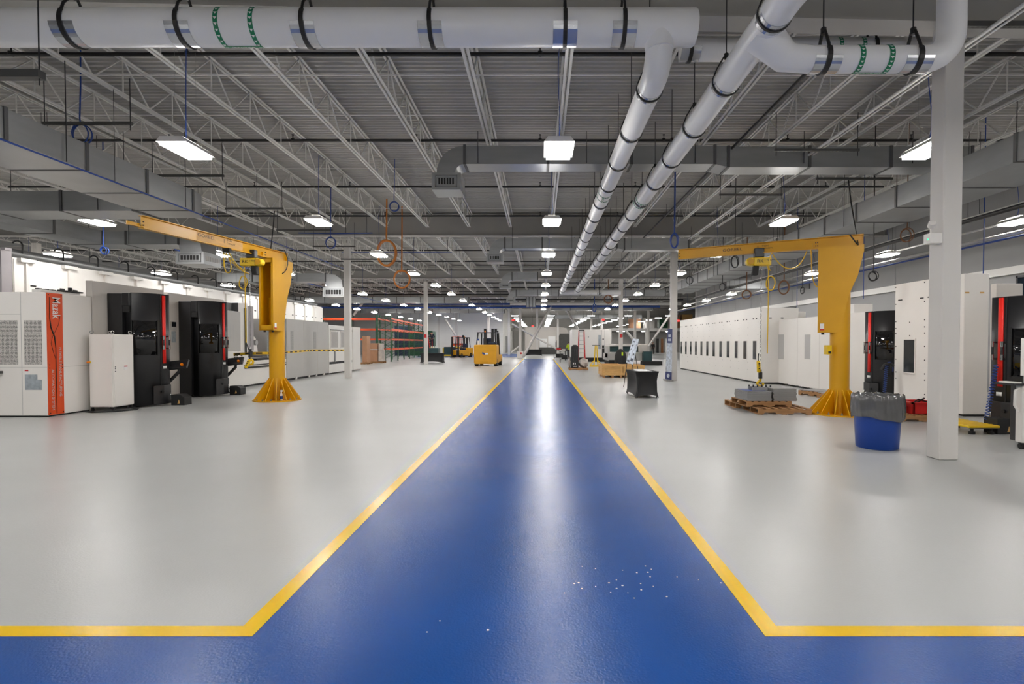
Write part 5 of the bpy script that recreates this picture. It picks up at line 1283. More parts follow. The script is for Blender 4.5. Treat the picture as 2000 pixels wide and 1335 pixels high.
# crates
def crate(label, x, y, w, d, h, rz=0):
    r = T('wooden_crate', label, 'crate', (x, y, 0), rz)
    t = .03
    for nm, b in (('front_panel', (.0, w, 0, t)), ('back_panel', (0, w, d-t, d)), ('side_panel', (0, t, 0, d)), ('side_panel', (w-t, w, 0, d))): MB().box(*b, .1, h).build(nm, 'pine', r)
    m = MB()
    for z0, z1 in ((.1, .22), (h-.1, h)): m.box(-.02, w+.02, -.03, 0, z0, z1).box(-.03, 0, -.02, d+.02, z0, z1)
    for x0 in (0, w-.1): m.box(x0, x0+.1, -.03, 0, .22, h-.1)
    for y0 in (0, d-.1): m.box(-.03, 0, y0, y0+.1, .22, h-.1)
    m.build('battens', 'pine', r); MB().box(0, w, 0, d, .1, .13).build('floor_board', 'pine', r)
    m = MB(); [m.box(x0, x0+.1, -.02, d+.02, 0, .1) for x0 in (.02, w/2-.05, w-.12)]; m.build('skid', 'wood', r)
    return r
g = G(1177, 737); g2_ = G(1216, 737); crate('open pine crate nearer the blue walkway', g.x, g.y, g2_.x-g.x, 1.5, .58)
crate('open pine crate behind the black draped table', g2_.x+.05, g.y+.05, .95, 1.5, .56)
# black wrapped cylinder unit and bags on a pallet
g = G(1112, 722.5); g2_ = G(1149, 722.5); pw = g2_.x-g.x
pallet('low wooden pallet under the black wrapped unit beside the walkway', g.x, g.y, 0, pw, 1.1)
x0, x1 = P(1116, 700, g.y+.1).x, P(1130, 700, g.y+.1).x; zt = P(1120, 673, g.y+.1).z
r = T('wrapped_unit', 'tall black wrapped unit standing on a pallet beside the walkway', 'machine', ((x0+x1)/2, g.y+.35, .131), world=True)
m = MB().prism([(x0, .131), (x1, .131), (x1, zt-.1), ((x0+x1)/2+.08, zt), ((x0+x1)/2-.08, zt), (x0, zt-.1)], g.y+.1, g.y+.6, SWAP); m.build('black_cover', 'black_panel', r, bevel=.04, seg=3)
m = MB(); [m.tube([(x0+.05+.1*k, g.y+.09, .3+.1*k), (x0+.12+.1*k, g.y+.085, .6), (x0+.08+.1*k, g.y+.09, zt-.25)], .008, 5) for k in range(3)]; m.build('creases', 'strut_grey', r)
m = MB(); [m.box(x0+.1+.1*k, x0+.15+.1*k, g.y+.092, g.y+.098, .33, .43) for k in range(2)]; m.box(x0+.12, x0+.32, g.y+.092, g.y+.098, .2, .24); m.build('white_marks', 'paint_white', r)
def blob(label, c, s, m_, name='plastic_bag', cat='bag', seed=1):
    me = MB(); rn = random.Random(seed); n, l = 20, 12; prof = []
    vs = []
    for j in range(l+1):
        th = math.pi*j/l
        for i in range(n):
            a = 2*math.pi*i/n; k = 1+.12*math.sin(5*a+j)+.08*math.sin(3*th*2+i)+rn.uniform(-.05, .05)
            z = -math.cos(th); vs.append((c[0]+s[0]*math.sin(th)*math.cos(a)*k, c[1]+s[1]*math.sin(th)*math.sin(a)*k, c[2]+s[2]*(max(z*k, -.98)+1)))
    me.add(vs, [(j*n+i, j*n+(i+1) % n, (j+1)*n+(i+1) % n, (j+1)*n+i) for j in range(l) for i in range(n)], True)
    o = me.build(name, m_); tag(o, label, cat); return o
blob('crumpled clear plastic heap on the pallet beside the black wrapped unit', (x1+.32, g.y+.5, .131), (.29, .42, .26), 'wrap', seed=2)
blob('crumpled clear plastic bundle on the walkway side of the black wrapped unit', (x0-.085, g.y+.5, .131), (.07, .3, .3), 'wrap', seed=4)
# ladder
def ladder(label, x, y, w, h, lean=.8):
    r = T('step_ladder', label, 'ladder', (x, y, 0))
    for s in (-1, 1): MB().tube([(s*w/2, 0, 0), (s*w*.36, lean*.5, h)], .035, 4).build('front_rail', 'red_paint', r); MB().tube([(s*w/2, lean, 0), (s*w*.36, lean*.5+.05, h)], .03, 4).build('back_rail', 'red_paint', r)
    n = int(h/.3)
    for k in range(1, n+1): f = k/(n+.3); ww = w/2*(1-f)+w*.36*f; MB().box(-ww, ww, lean*.5*f-.04, lean*.5*f+.04, h*f-.015, h*f+.015).build('step', 'steel_plate', r)
    MB().box(-w*.38, w*.38, lean*.5-.08, lean*.5+.12, h, h+.05).build('top_cap', 'rubber_black', r); return r
Yl = 37; xa_, xb_ = P(1130, 690, Yl).x, P(1143, 690, Yl).x
ladder('red step ladder standing in front of the tall white machine', (xa_+xb_)/2, Yl, xb_-xa_+.03, P(1130, 645, Yl).z)
# tall white machine
Ym = 44.5
def mx(px): return P(px, 680, Ym).x
def mz(py): return P(1150, py, Ym).z
r = T('machining_cell', 'tall plain white machine on a black base behind the red ladder', 'machine', (4.3, 46, 0), world=True)
MB().box(mx(1117), mx(1193), Ym, Ym+3.5, .35, mz(643)).build('enclosure', 'white_panel', r, bevel=.02); MB().box(mx(1119), mx(1191), Ym+.05, Ym+3.4, 0, .35).build('base', 'rubber_black', r)
MB().box(mx(1168.5), mx(1173.5), Ym-.012, Ym, mz(681), mz(654)).build('side_print', 'label_blue', r)
m = MB().box(mx(1141), mx(1141.6), Ym-.01, Ym, .4, mz(644)).box(mx(1175), mx(1175.5), Ym-.01, Ym, .4, mz(644)).box(mx(1180.5), mx(1181), Ym-.01, Ym, .4, mz(644)); m.build('door_seams', 'grey_panel', r)
MB().box(mx(1176), mx(1180.5), Ym-.015, Ym, .36, mz(680)).box(mx(1176), mx(1180), Ym-.02, Ym, mz(679), mz(674)).cyl((mx(1178), Ym-.02, mz(662)), (mx(1178), Ym, mz(662)), .06).build('control_strip', 'ink_black', r)
MB().box(mx(1148), mx(1150), Ym-.05, Ym, mz(659), mz(656)).build('door_latch', 'steel_plate', r)
# yellow lift stand
Yy = 35.5; xc_ = P(1164, 700, Yy).x
r = T('lift_stand', 'bright yellow two legged lifting stand behind the pine crates', 'lifting stand', (xc_, Yy, 0)); zt = P(1164, 674, Yy).z
for s in (-1, 1): MB().tube([(s*.12, 0, .1), (s*.05, 0, zt)], .035, 4).build('upright', 'hoist_yellow', r); MB().tube([(s*.38, 0, .1), (s*.1, 0, .45)], .03, 4).build('brace', 'hoist_yellow', r)
MB().box(-.42, .42, -.12, .12, 0, .1).build('base', 'hoist_yellow', r, bevel=.01); MB().box(-.25, .25, -.03, .03, zt-.02, zt+.02).build('cross_bar', 'steel_dark', r)
# laser cutting table
Yt = 38.6
def tx(px): return P(px, 690, Yt).x
def tz(py): return P(1220, py, Yt).z
r = T('cutting_machine', 'low wide grey laser cutting machine with a pale gantry behind the crates', 'machine', (6, 39.5, 0), world=True)
MB().box(tx(1187), tx(1262), Yt, Yt+1.6, tz(676), tz(671.5)).build('gantry_top', 'white_panel', r, bevel=.02); MB().box(tx(1187), tx(1191), Yt, Yt+1.6, .5, tz(676)).build('gantry_side', 'grey_panel', r)
MB().box(tx(1191), tx(1255), Yt+.25, Yt+1.5, tz(687), tz(676)).build('hood', 'teal_machine', r); MB().box(tx(1187), tx(1262), Yt+.1, Yt+3.0, .3, tz(690)).build('bed', 'grey_panel', r); MB().box(tx(1190), tx(1225), Yt+.02, Yt+2.9, 0, .34).build('base', 'rubber_black', r)
MB().box(tx(1247), tx(1264), Yt-.2, Yt+1.5, tz(688), tz(672)).build('control_housing', 'beige_panel', r, bevel=.05); MB().box(tx(1254), tx(1270), Yt-.6, Yt, .25, tz(686)).build('grey_box', 'teal_machine', r)
MB().box(tx(1250), tx(1288), Yt-.9, Yt-.2, 0, .28).build('black_skid', 'rubber_black', r)
r = T('covered_chair', 'dark jacket draped unit with a lime patch in front of the cutting machine', 'unit', (P(1212, 700, 36.5).x, 36.5, 0), world=True)
o = MB().rev([(.38, 0), (.42, .3), (.4, .7), (.3, 1.0), (.12, 1.15), (0, 1.18)], 20, Matrix.Translation((P(1212, 700, 36.5).x, 36.5, 0))).build('dark_cover', 'cloth_black', r)
MB().box(P(1214, 700, 36.1).x, P(1217, 700, 36.1).x, 36.08, 36.1, .72, .95).build('lime_patch', 'vest_lime', r)
# work carts near the workers
def cart(label, x, y, w, d, h, top='red_paint'):
    r = T('tool_cart', label, 'cart', (x, y, 0))
    for sx in (-1, 1):
        for sy in (-1, 1): MB().box(sx*w/2-.02, sx*w/2+.02, sy*d/2-.02, sy*d/2+.02, .08, h).build('leg', 'strut_grey', r); MB().cyl((sx*w/2-.02, sy*d/2, .05), (sx*w/2+.02, sy*d/2, .05), .05, n=12).build('castor', 'rubber_black', r)
    MB().box(-w/2, w/2, -d/2, d/2, h-.03, h).build('top_shelf', 'steel_dark', r); MB().box(-w/2, w/2, -d/2, d/2, .25, .28).build('lower_shelf', 'steel_dark', r)
    b = MB().box(-w*.3, w*.1, -d*.3, d*.3, h, h+.18).build('tool_box', top, r); MB().tube([(-w*.25, 0, h+.18), (-w*.2, 0, h+.24), (0, 0, h+.24), (w*.05, 0, h+.18)], .012, 5).build('handle', 'rubber_black', b)
    MB().box(-w*.35, w*.3, -d*.3, d*.3, .28, .6).build('bin_box', 'rubber_black', r); return r
g = G(1090, 703.5); cart('dark tool cart with a red box at the end of the walkway', g.x+.15, g.y, 1.0, .7, .95)
g = G(1102, 707); cart('second dark tool cart beside the worker in the lime vest', g.x, g.y-.3, .7, .6, .9, 'beige_panel')
# dark display tables with items and panels, far end
g = G(1038, 694); draped_table('dark draped display table beside the braced far column', g.x+.3, g.y, 0, 2.0, .8)
g = G(1070, 691.5); r = T('display_counter', 'grey counter with tilted white display boards at the far end of the hall', 'counter', (g.x, g.y, 0))
w = 2.4; MB().box(-w/2, w/2, 0, .8, 0, .95).build('counter_body', 'strut_grey', r, bevel=.02)
for k in range(2): MB().box(-w/2+.1+1.15*k, -w/2+1.1+1.15*k, .3, .34, .95, 2.1+.35*k, ).build('display_board', 'paint_white', r)
g = G(1075, 689); r = T('display_wall', 'curved pale exhibition panel with a dark screen behind the counter', 'display wall', (g.x, g.y+4, 0))
MB().prism([(-4, 0), (1.5, 0), (3, 3.2), (2.6, 3.9), (1.6, 4.1), (-4, 4.1)], 0, .4, SWAP).build('pale_panel', 'beige_panel', r); MB().prism([(.2, .2), (5, .2), (5, 3.0), (1.6, 3.0)], -.3, -.05, SWAP).build('dark_screen', 'strut_grey', r)
# mezzanine with boxes
r = T('mezzanine', 'steel mezzanine deck with pale edge beam at the back of the hall', 'mezzanine', (16, 80, 0), world=True)
MB().box(9.7, 30, 76, 92, 3.3, 3.55).build('deck', 'girder_grey', r); MB().box(9.7, 30, 75.8, 76, 3.25, 3.62).build('edge_beam', 'wall_white', r)
MB().box(9, 30, 92, 92.3, 0, 3.3).build('back_partition', 'wall_white', r)
for x in (10, 15, 20, 25, 29): MB().box(x-.12, x+.12, 76.1, 76.34, 0, 3.3).build('post', 'wall_white', r)
for k, (x, w, h, c, lb) in enumerate(((13.0, 1.6, 1.8, 'carton', 'brown carton stack'), (15.2, 1.4, 1.6, 'grey_panel', 'pale shrink wrapped crate'), (17.3, 1.2, 1.5, 'rack_green', 'green tall crate'), (19.0, 1.3, 2.0, 'carton', 'tall brown carton stack'), (20.6, 1.5, 2.1, 'pine', 'tan timber crate'))):
    o = MB().box(x, x+w, 78, 79.5, 3.56, 3.56+h).build('stored_crate', c, bevel=.03); tag(o, '%s stored on the mezzanine, %s from the walkway side' % (lb, ORD[k]), 'crate', 'goods on the mezzanine')
for k, (x, c) in enumerate(((16.6, 'cord_brown'), (18.2, 'ink_black'), (18.9, 'cord_brown'), (19.6, 'paint_white'), (20.3, 'deep_blue'), (21.0, 'red_paint'))):
    o = MB().box(x, x+.35, 84, 84.3, 0, 2.2).build('room_divider', c, bevel=.02); tag(o, 'tall narrow standing panel under the mezzanine, %s from the person in black' % ORD[k], 'panel', 'standing panels under the mezzanine')
for k in range(5):
    r = T('mezzanine_light', 'bright strip light under the mezzanine deck, %s from the walkway side' % ORD[k], 'ceiling light', (12+3.6*k, 80, 3.2), group='strip lights under the mezzanine')
    MB().box(-.6, .6, -.12, .12, .02, .1).build('housing', 'steel_white', r); MB().box(-.56, .56, -.09, .09, 0, .02).build('lens', 'lens', r)
m = MB(); rn = random.Random(11)
for px_, py_ in [(1150+rn.gauss(60, 60), 1140+rn.gauss(0, 26)) for _ in range(26)]+[(859, 1213), (834, 1235), (953, 1231), (1265, 1118), (1272, 1112)]:
    g = G(px_, py_); rr = rn.uniform(.003, .008); m.cyl((g.x, g.y, .003), (g.x, g.y, .0045), rr, n=8)
tag(m.build('paint_flecks', 'paint_white'), 'small white paint flecks scattered on the blue walkway', 'paint flecks', kind='stuff')
# exit signs
for px, py, Y, lb in ((1178, 624, 76, 'small red exit sign hanging behind the tall white machine'), (1040.5, 637, 95, 'small red exit sign hanging over the far end of the walkway'), (1325, 626, 49, 'small red exit sign above the windowed machine line'), (1002, 625, 74, 'small red exit sign hanging beside the far strip lights')):
    c = P(px, py, Y); r = T('exit_sign', lb, 'exit sign', c, world=True); s = Y/76
    MB().box(c.x-.16*s, c.x+.16*s, Y, Y+.06, c.z-.12*s, c.z+.12*s).build('sign_box', 'exit_red', r); text('lettering', 'EXIT', 'paint_white', r, .12*s, basis((c.x, Y-.004, c.z), (1, 0, 0), (0, 0, 1)), .001, align='CENTER')
    MB().tube([(c.x, Y+.03, c.z+.12*s), (c.x, Y+.03, 6.3)], .01, 5).build('hanger_rod', 'steel_dark', r)
c = FC[0].location; r = T('utility_box', 'white utility box with a red knob at the foot of the walkway end column', 'utility box', (c.x, c.y-.4, 0), world=True)
MB().box(c.x-.3, c.x+.3, c.y-.55, c.y-.16, 0, .75).build('case', 'white_panel', r, bevel=.03); MB().cyl((c.x+.1, c.y-.62, .52), (c.x+.1, c.y-.55, .52), .1).build('knob', 'red_paint', r)
# fire alarm pulls on columns
for c, dx, dy, lb in ((C4, .0, -.15, 'small red alarm box on the column by the racking'), (C5, 0, -.15, 'small red alarm box on the column behind the cutting machine')):
    x, y = c.location.x+dx, c.location.y+dy; o = MB().box(x-.08, x+.08, y-.06, y+.015, 1.95, 2.2).build('alarm_box', 'red_paint', bevel=.01); tag(o, lb, 'alarm box')

# ================================================================== MIDDLE DISTANCE, STOCKER SIDE
def rack(label, x, y, rz, nb, bw, dp, h, levels, frames=True):
    r = T('pallet_rack', label, 'rack', (x, y, 0), rz)
    for k in range(nb+1):
        xx = k*bw; f = None
        m = MB()
        for yy in (0, dp): m.box(xx-.045, xx+.045, yy-.04, yy+.04, 0, h)
        n = 6
        for i in range(n): z0, z1 = .2+(h-.4)*i/n, .2+(h-.4)*(i+1)/n; m.tube([(xx, 0 if i % 2 else dp, z0), (xx, dp if i % 2 else 0, z1)], .018, 4); m.tube([(xx, 0, z1), (xx, dp, z1)], .014, 4)
        for yy in (0, dp): m.box(xx-.08, xx+.08, yy-.07, yy+.07, 0, .015)
        m.build('upright_frame', 'rack_green', r)
    for k in range(nb):
        for z in levels:
            for yy in (-.03, dp-.02): MB().box(k*bw+.045, (k+1)*bw-.045, yy, yy+.05, z-.07, z+.07).build('beam', 'rack_orange', r)
    return r
zl = [P(762, py, 44.9).z for py in (622, 642.5, 662.5, 682)]
rack('green racking with orange beams along the hall behind the wrapped cartons', -12.45, 44.9, R(94), 6, 2.95, 1.1, 3.95, zl)
rack('green racking with orange beams set crosswise behind the white end cabinet', -21.15, 45.3, 0, 3, 2.45, 1.1, 3.95, [zl[0], zl[1], zl[2]])
r = T('stored_machine', 'dark green stored machine seen through the racking', 'machine', (-12.2, 62, 0), world=True)
MB().box(-15.8, -13.0, 65, 67, 0, 3.0).build('machine_body', 'rack_green', r, bevel=.1); MB().box(-15.4, -13.4, 64.8, 65, .6, 2.6).build('machine_door', 'teal_machine', r); MB().box(-17.6, -15.8, 65, 66.5, 0, 3.6).build('tank', 'deep_blue', r, bevel=.05)
# cartons
g = G(720, 709); g2_ = G(754, 708); pallet('wooden pallet under the shrink wrapped cartons', g.x, g.y, 0, g2_.x-g.x, 1.1)
w = g2_.x-g.x; zt = P(730, 670, g.y).z
r = T('carton_stack', 'shrink wrapped brown carton stack on the pallet in front of the racking', 'carton stack', (g.x+w*.35, g.y+.5, .131), world=True)
MB().box(g.x+.05, g.x+w*.64, g.y+.05, g.y+1.0, .131, zt-.45).build('lower_carton', 'carton', r, bevel=.02); MB().box(g.x+.08, g.x+w*.6, g.y+.08, g.y+.95, zt-.45, zt).build('upper_carton', 'carton', r, bevel=.02); MB().box(g.x+.04, g.x+w*.65, g.y+.04, g.y+1.01, zt-.52, zt-.44).build('wrap_band', 'wrap', r)
r = T('wrapped_stack', 'clear wrapped grey stack on the same pallet as the brown cartons', 'wrapped goods', (g.x+w*.8, g.y+.5, .131), world=True)
MB().box(g.x+w*.67, g.x+w*.97, g.y+.1, g.y+1.0, .131, zt-.55).build('wrapped_body', 'wrap', r, bevel=.05); MB().box(g.x+w*.68, g.x+w*.9, g.y+.15, g.y+.9, zt-.55, zt-.02).build('wrapped_top', 'wrap', r, bevel=.05)
g = G(711, 711); o = MB().box(g.x-.15, g.x+.2, g.y+.1, g.y+.9, .131, P(711, 656, g.y).z).build('tall_carton', 'carton', bevel=.02); tag(o, 'tall narrow brown carton beside the white end cabinet', 'carton')
pallet('wooden pallet under the tall narrow carton', g.x-.3, g.y, 0, .62, 1.0)
# table by the racks
g = G(823, 709); g2_ = G(863, 709); draped_table('long black draped table behind the square column by the racking', (g.x+g2_.x)/2, g.y+.35, 0, g2_.x-g.x+.2, .72, .78, lift=.14)
r = T('air_compressor', 'dark teal machine behind the long black draped table', 'machine', (-9.5, 49, 0), world=True)
MB().box(P(838, 690, 49).x, P(856, 690, 49).x, 49, 50, 0, P(838, 679.5, 49).z).build('machine_body', 'teal_machine', r, bevel=.05); m = MB(); [m.cyl((P(841+4*k, 690, 49).x, 49.4, 1.1), (P(841+4*k, 690, 49).x, 49.4, 1.25), .06, n=10) for k in range(4)]; m.build('filler_caps', 'paint_white', r)
r = T('floor_machine', 'teal and grey floor machine with a yellow bumper beside the far column', 'machine', (-8, 60, 0), world=True)
Y = 62
MB().box(P(867, 690, Y).x, P(889, 690, Y).x, Y, Y+1.2, .15, P(867, 677, Y).z).build('lower_body', 'teal_machine', r, bevel=.04); MB().box(P(866, 690, Y).x, P(879, 690, Y).x, Y+.1, Y+1, P(867, 677, Y).z, P(867, 673, Y).z).build('upper_body', 'white_panel', r); MB().box(P(864.5, 690, Y).x, P(866.5, 690, Y).x, Y, Y+1, 0, P(867, 679, Y).z).box(P(864.5, 690, Y).x, P(884, 690, Y).x, Y-.05, Y, .05, .2).build('bumper', 'hoist_yellow', r); MB().cyl((P(886, 690, Y).x, Y-.1, .35), (P(886, 690, Y).x, Y+.1, .35), .35).build('wheel', 'rubber_black', r)
# scissor lift
Y = 62; xa_, xb_ = P(883, 690, Y).x, P(905, 690, Y).x
r = T('scissor_lift', 'orange scissor lift parked behind the dark forklift', 'lift', ((xa_+xb_)/2, Y, 0), world=True)
MB().box(xa_, xb_, Y, Y+1.0, .25, .75).build('chassis', 'rack_orange', r, bevel=.03); MB().box(xa_, xb_, Y, Y+1.0, 1.25, 1.5).build('platform', 'rack_orange', r)
m = MB(); [m.tube([(xa_+.1, Y+s, .75), (xb_-.1, Y+s, 1.25)], .04, 4).tube([(xb_-.1, Y+s, .75), (xa_+.1, Y+s, 1.25)], .04, 4) for s in (.1, .9)]; m.build('scissor_arms', 'hoist_yellow', r)
m = MB()
for z in (1.9, 2.3):
    for s in (0, 1.0): m.tube([(xa_, Y+s, z), (xb_, Y+s, z)], .025, 5)
for k in range(4): x = xa_+(xb_-xa_)*k/3; [m.tube([(x, Y+s, 1.5), (x, Y+s, 2.3)], .02, 5) for s in (0, 1.0)]
m.build('guard_rail', 'rack_orange', r)
for x in (xa_+.25, xb_-.25): MB().cyl((x, Y-.06, .2), (x, Y+.08, .2), .2, n=16).build('wheel', 'rubber_black', r)
# forklifts
def forklift(label, x, y, rz, body, W=1.62, big=True):
    r = T('forklift', label, 'forklift', (x, y, 0), rz)     # rear faces -y
    hb = 1.45 if big else 1.05
    m = MB(); m.prism([(-W/2, .22), (-W/2+.06, .14), (W/2-.06, .14), (W/2, .22), (W/2, hb-.06), (W/2-.05, hb), (-W/2+.05, hb), (-W/2, hb-.06)], 0, .95, SWAP); c = m.build('counterweight', body, r, bevel=.03)
    MB().box(-W/2+.02, W/2-.02, -.012, 0, hb-.42, hb-.40).box(-.22, .22, -.02, 0, .22, .32).build('rear_seams', 'crane_amber' if big else 'rubber_black', c)
    MB().box(-W/2, W/2, .95, 2.3, .25, .75 if big else .8).build('chassis', body, r, bevel=.04)
    for sx in (-1, 1):
        for yy in (.4, 2.0): MB().cyl((sx*(W/2-.22), yy, .24), (sx*(W/2+.0), yy, .24), .24, n=20).build('wheel', 'rubber_black', r)
    h = 2.25 if big else 2.1
    for sx in (-1, 1):
        MB().tube([(sx*(W/2-.12), .35, hb), (sx*(W/2-.18), .5, h)], .05, 4).build('cage_post', 'black_panel', r); MB().tube([(sx*(W/2-.12), 1.9, .7), (sx*(W/2-.18), 1.7, h)], .05, 4).build('cage_post', 'black_panel', r)
    m = MB(); m.box(-W/2+.12, W/2-.12, .45, 1.75, h, h+.06); m.build('cage_roof', 'black_panel', r)
    m = MB(); [m.box(s*W/4-.1, s*W/4+.1, .4, .46, hb, h) for s in (-.2, 1.1)]; m.build('rear_bars', 'black_panel', r)
    st = MB().box(-.3, .3, .75, 1.25, hb-.25, hb-.05).box(-.28, .28, .7, .8, hb-.05, hb+.45).build('seat', 'deep_blue', r, bevel=.04)
    m = MB(); [m.box(s*.42-.06, s*.42+.06, 2.3, 2.45, .1, 2.45 if big else 2.2) for s in (-1, 1)]; m.box(-.42, .42, 2.32, 2.4, 1.4, 1.5).box(-.5, .5, 2.4, 2.46, .9, 1.0); m.build('mast', 'black_panel', r)
    for s in (-1, 1): MB().prism([(2.45, .06), (3.55, .03), (3.55, .07), (2.5, .12), (2.5, .8), (2.45, .8)], s*.32-.06, s*.32+.06, Matrix(((0, 0, 1, 0), (1, 0, 0, 0), (0, 1, 0, 0), (0, 0, 0, 1)))).build('fork', 'steel_dark', r)
    MB().tube([(.0, 1.55, hb-.1), (.0, 1.4, hb+.15)], .03, 6).tube(arc((0, 1.38, hb+.17), .17, 0, 2*math.pi, 14, (1, 0, 0), (0, .5, .85))[:-1], .018, 6, closed=True).build('steering_wheel', 'rubber_black', r)
    MB().cyl((-.1 if big else .2, .5, h+.06), (-.1 if big else .2, .5, h+.17), .055, .045, n=14).build('beacon', 'lamp_amber', r)
    m = MB(); [m.box(x-.08, x+.08, .55, .7, h+.06, h+.3) for x in ((-.12, .4, .62) if big else (.3,))]; m.build('work_lamp', 'rubber_black', r)
    if big:
        MB().prism([(-.2, hb-.62), (-.02, hb-.7), (-.02, hb-.57), (-.2, hb-.5)], -.018, -.012, SWAP).build('blue_label', 'hose_blue', c); MB().box(.0, .2, -.018, -.012, hb-.66, hb-.56).build('white_label', 'paint_white', c)
        o = MB().cyl((-.55, .35, hb), (-.55, .35, hb+.28), .06, n=12).build('bottle_holder', 'paint_white', r); MB().cyl((-.55, .35, hb+.28), (-.55, .35, hb+.4), .065, n=12).build('blue_lamp', 'hose_blue', r)
        MB().box(.15, .7, .3, .7, hb, hb+.18).build('folded_jacket', 'deep_blue', r, bevel=.06)
    return r
g = G(925, 714.5); g2_ = G(970, 714.5); forklift('large yellow forklift seen from the rear beside the blue walkway', (g.x+g2_.x)/2, g.y, R(-6), 'fork_yellow', g2_.x-g.x)
g = G(916, 697); forklift('smaller yellow and black forklift behind the large yellow one', g.x, g.y, R(150), 'fork_yellow', 1.15, False)
# ladder leaning with the person
Yp = 60
r = T('leaning_ladder', 'red ladder leaning beside the person by the white wall', 'ladder', P(840, 690, Yp), world=True)
a0, a1 = P(842, 680, Yp), P(835, 651, Yp+.4); a0.z = .0
for d_ in (0, .35): MB().tube([a0+Vector((d_, 0, 0)), a1+Vector((d_, 0, 0))], .05, 4).build('rail', 'red_paint', r)
for k in range(9): p_ = a0.lerp(a1, (k+.7)/9.4); MB().tube([p_, p_+Vector((.35, 0, 0))], .03, 4).build('rung', 'steel_plate', r)

# ================================================================== PEOPLE
def person(label, x, y, z, rz, H, top, legs, arms='down', hold=None):
    r = T('person', label, 'person', (x, y, z), rz)        # faces -y
    s = H/1.75
    J = {'pel': (0, 0, .95), 'sp': (0, .01, 1.15), 'ch': (0, 0, 1.36), 'nk': (0, 0, 1.5), 'hd': (0, -.02, 1.58), 'tp': (0, -.01, 1.73)}
    if arms == 'down': AR = {1: [(.19, 0, 1.42), (.24, .02, 1.14), (.23, -.08, .9), (.23, -.11, .82)], -1: [(-.19, 0, 1.42), (-.24, .02, 1.14), (-.23, -.08, .9), (-.23, -.11, .82)]}
    elif arms == 'work': AR = {1: [(.19, 0, 1.42), (.25, -.04, 1.16), (.16, -.28, 1.08), (.13, -.36, 1.08)], -1: [(-.19, 0, 1.42), (-.25, -.04, 1.16), (-.16, -.28, 1.08), (-.13, -.36, 1.08)]}
    else: AR = {1: [(.19, 0, 1.42), (.27, -.16, 1.3), (.2, -.3, 1.52), (.18, -.34, 1.6)], -1: [(-.19, 0, 1.42), (-.25, -.05, 1.16), (-.2, -.26, 1.12), (-.18, -.34, 1.14)]}
    def skin(name, m_, chain, parent, sub=2, root=0):
        vs, es, rs = chain
        me = bpy.data.meshes.new(name); me.from_pydata([Vector(v)*s for v in vs], es, []); me.materials.append(MATS[m_])
        o = bpy.data.objects.new(name, me); COL.objects.link(o); o.parent = parent
        md = o.modifiers.new('skin', 'SKIN'); md.use_smooth_shade = True
        for i, q in enumerate(rs):
            q = q if isinstance(q, tuple) else (q, q); me.skin_vertices[0].data[i].radius = (q[0]*s, q[1]*s)
        me.skin_vertices[0].data[root].use_root = True
        sd = o.modifiers.new('sub', 'SUBSURF'); sd.levels = sd.render_levels = sub
        return o
    # body: pelvis, torso, neck, head, legs, arms, palms in one surface; hands get fingers as short chains joined to the wrist
    vs = [J['pel'], J['sp'], J['ch'], J['nk'], J['hd'], J['tp']]; es = [(0, 1), (1, 2), (2, 3), (3, 4), (4, 5)]; rs = [(.14, .10), (.13, .10), (.16, .11), .055, (.08, .095), (.065, .08)]
    for sx in (-1, 1):
        k = len(vs); vs += [(sx*.1, 0, .86), (sx*.11, -.02, .5), (sx*.11, .02, .09), (sx*.12, -.13, .045)]; es += [(0, k), (k, k+1), (k+1, k+2), (k+2, k+3)]; rs += [.085, .055, .045, .04]
        k = len(vs); vs += AR[sx]; es += [(2, k), (k, k+1), (k+1, k+2), (k+2, k+3)]; rs += [.055, .042, .03, (.022, .034)]
        hv, pv = Vector(AR[sx][3]), Vector(AR[sx][2]); dr = (hv-pv).normalized(); sd_ = dr.cross(Vector((1, 0, 0))).normalized() if abs(dr.x) < .9 else Vector((0, 1, 0))
        for f in range(4):
            b_ = hv+dr*.02+sd_*(.026*(f-1.5)*.75); k2 = len(vs); L = (.07, .08, .075, .058)[f]
            vs += [tuple(b_+dr*L*.5), tuple(b_+dr*L+Vector((0, -.015, -.01)))]; es += [(k+3, k2), (k2, k2+1)]; rs += [.0095, .008]
        k2 = len(vs); vs += [tuple(pv.lerp(hv, .8)+sd_*.045+dr*.01), tuple(pv.lerp(hv, .9)+sd_*.06+dr*.045)]; es += [(k+3, k2), (k2, k2+1)]; rs += [.011, .009]
    b = skin('body', 'skin', (vs, es, rs), r, 1)
    c = 1.12
    vs = [(0, 0, .86), J['sp'], J['ch'], (0, 0, 1.47)]; es = [(0, 1), (1, 2), (2, 3)]; rs = [(.17, .125), (.155, .12), (.185, .135), .075]
    for sx in (-1, 1): k = len(vs); a = AR[sx]; vs += [a[0], a[1], tuple(Vector(a[1]).lerp(Vector(a[2]), .85))]; es += [(2, k), (k, k+1), (k+1, k+2)]; rs += [.075, .06, .048]
    skin('shirt', top, (vs, es, rs), r, 2)
    vs = [(0, 0, 1.0)]; es = []; rs = [(.165, .13)]
    for sx in (-1, 1): k = len(vs); vs += [(sx*.1, 0, .84), (sx*.11, -.02, .5), (sx*.11, .02, .12)]; es += [(0, k), (k, k+1), (k+1, k+2)]; rs += [.105, .078, .066]
    skin('trousers', legs, (vs, es, rs), r, 2)
    for sx in (-1, 1): MB().box(sx*.115*s-.05*s, sx*.115*s+.05*s, -.2*s, .08*s, 0, .085*s).build('shoe', 'rubber_black', r, bevel=.03)
    m = MB(); l, n = 8, 16; hv_ = []
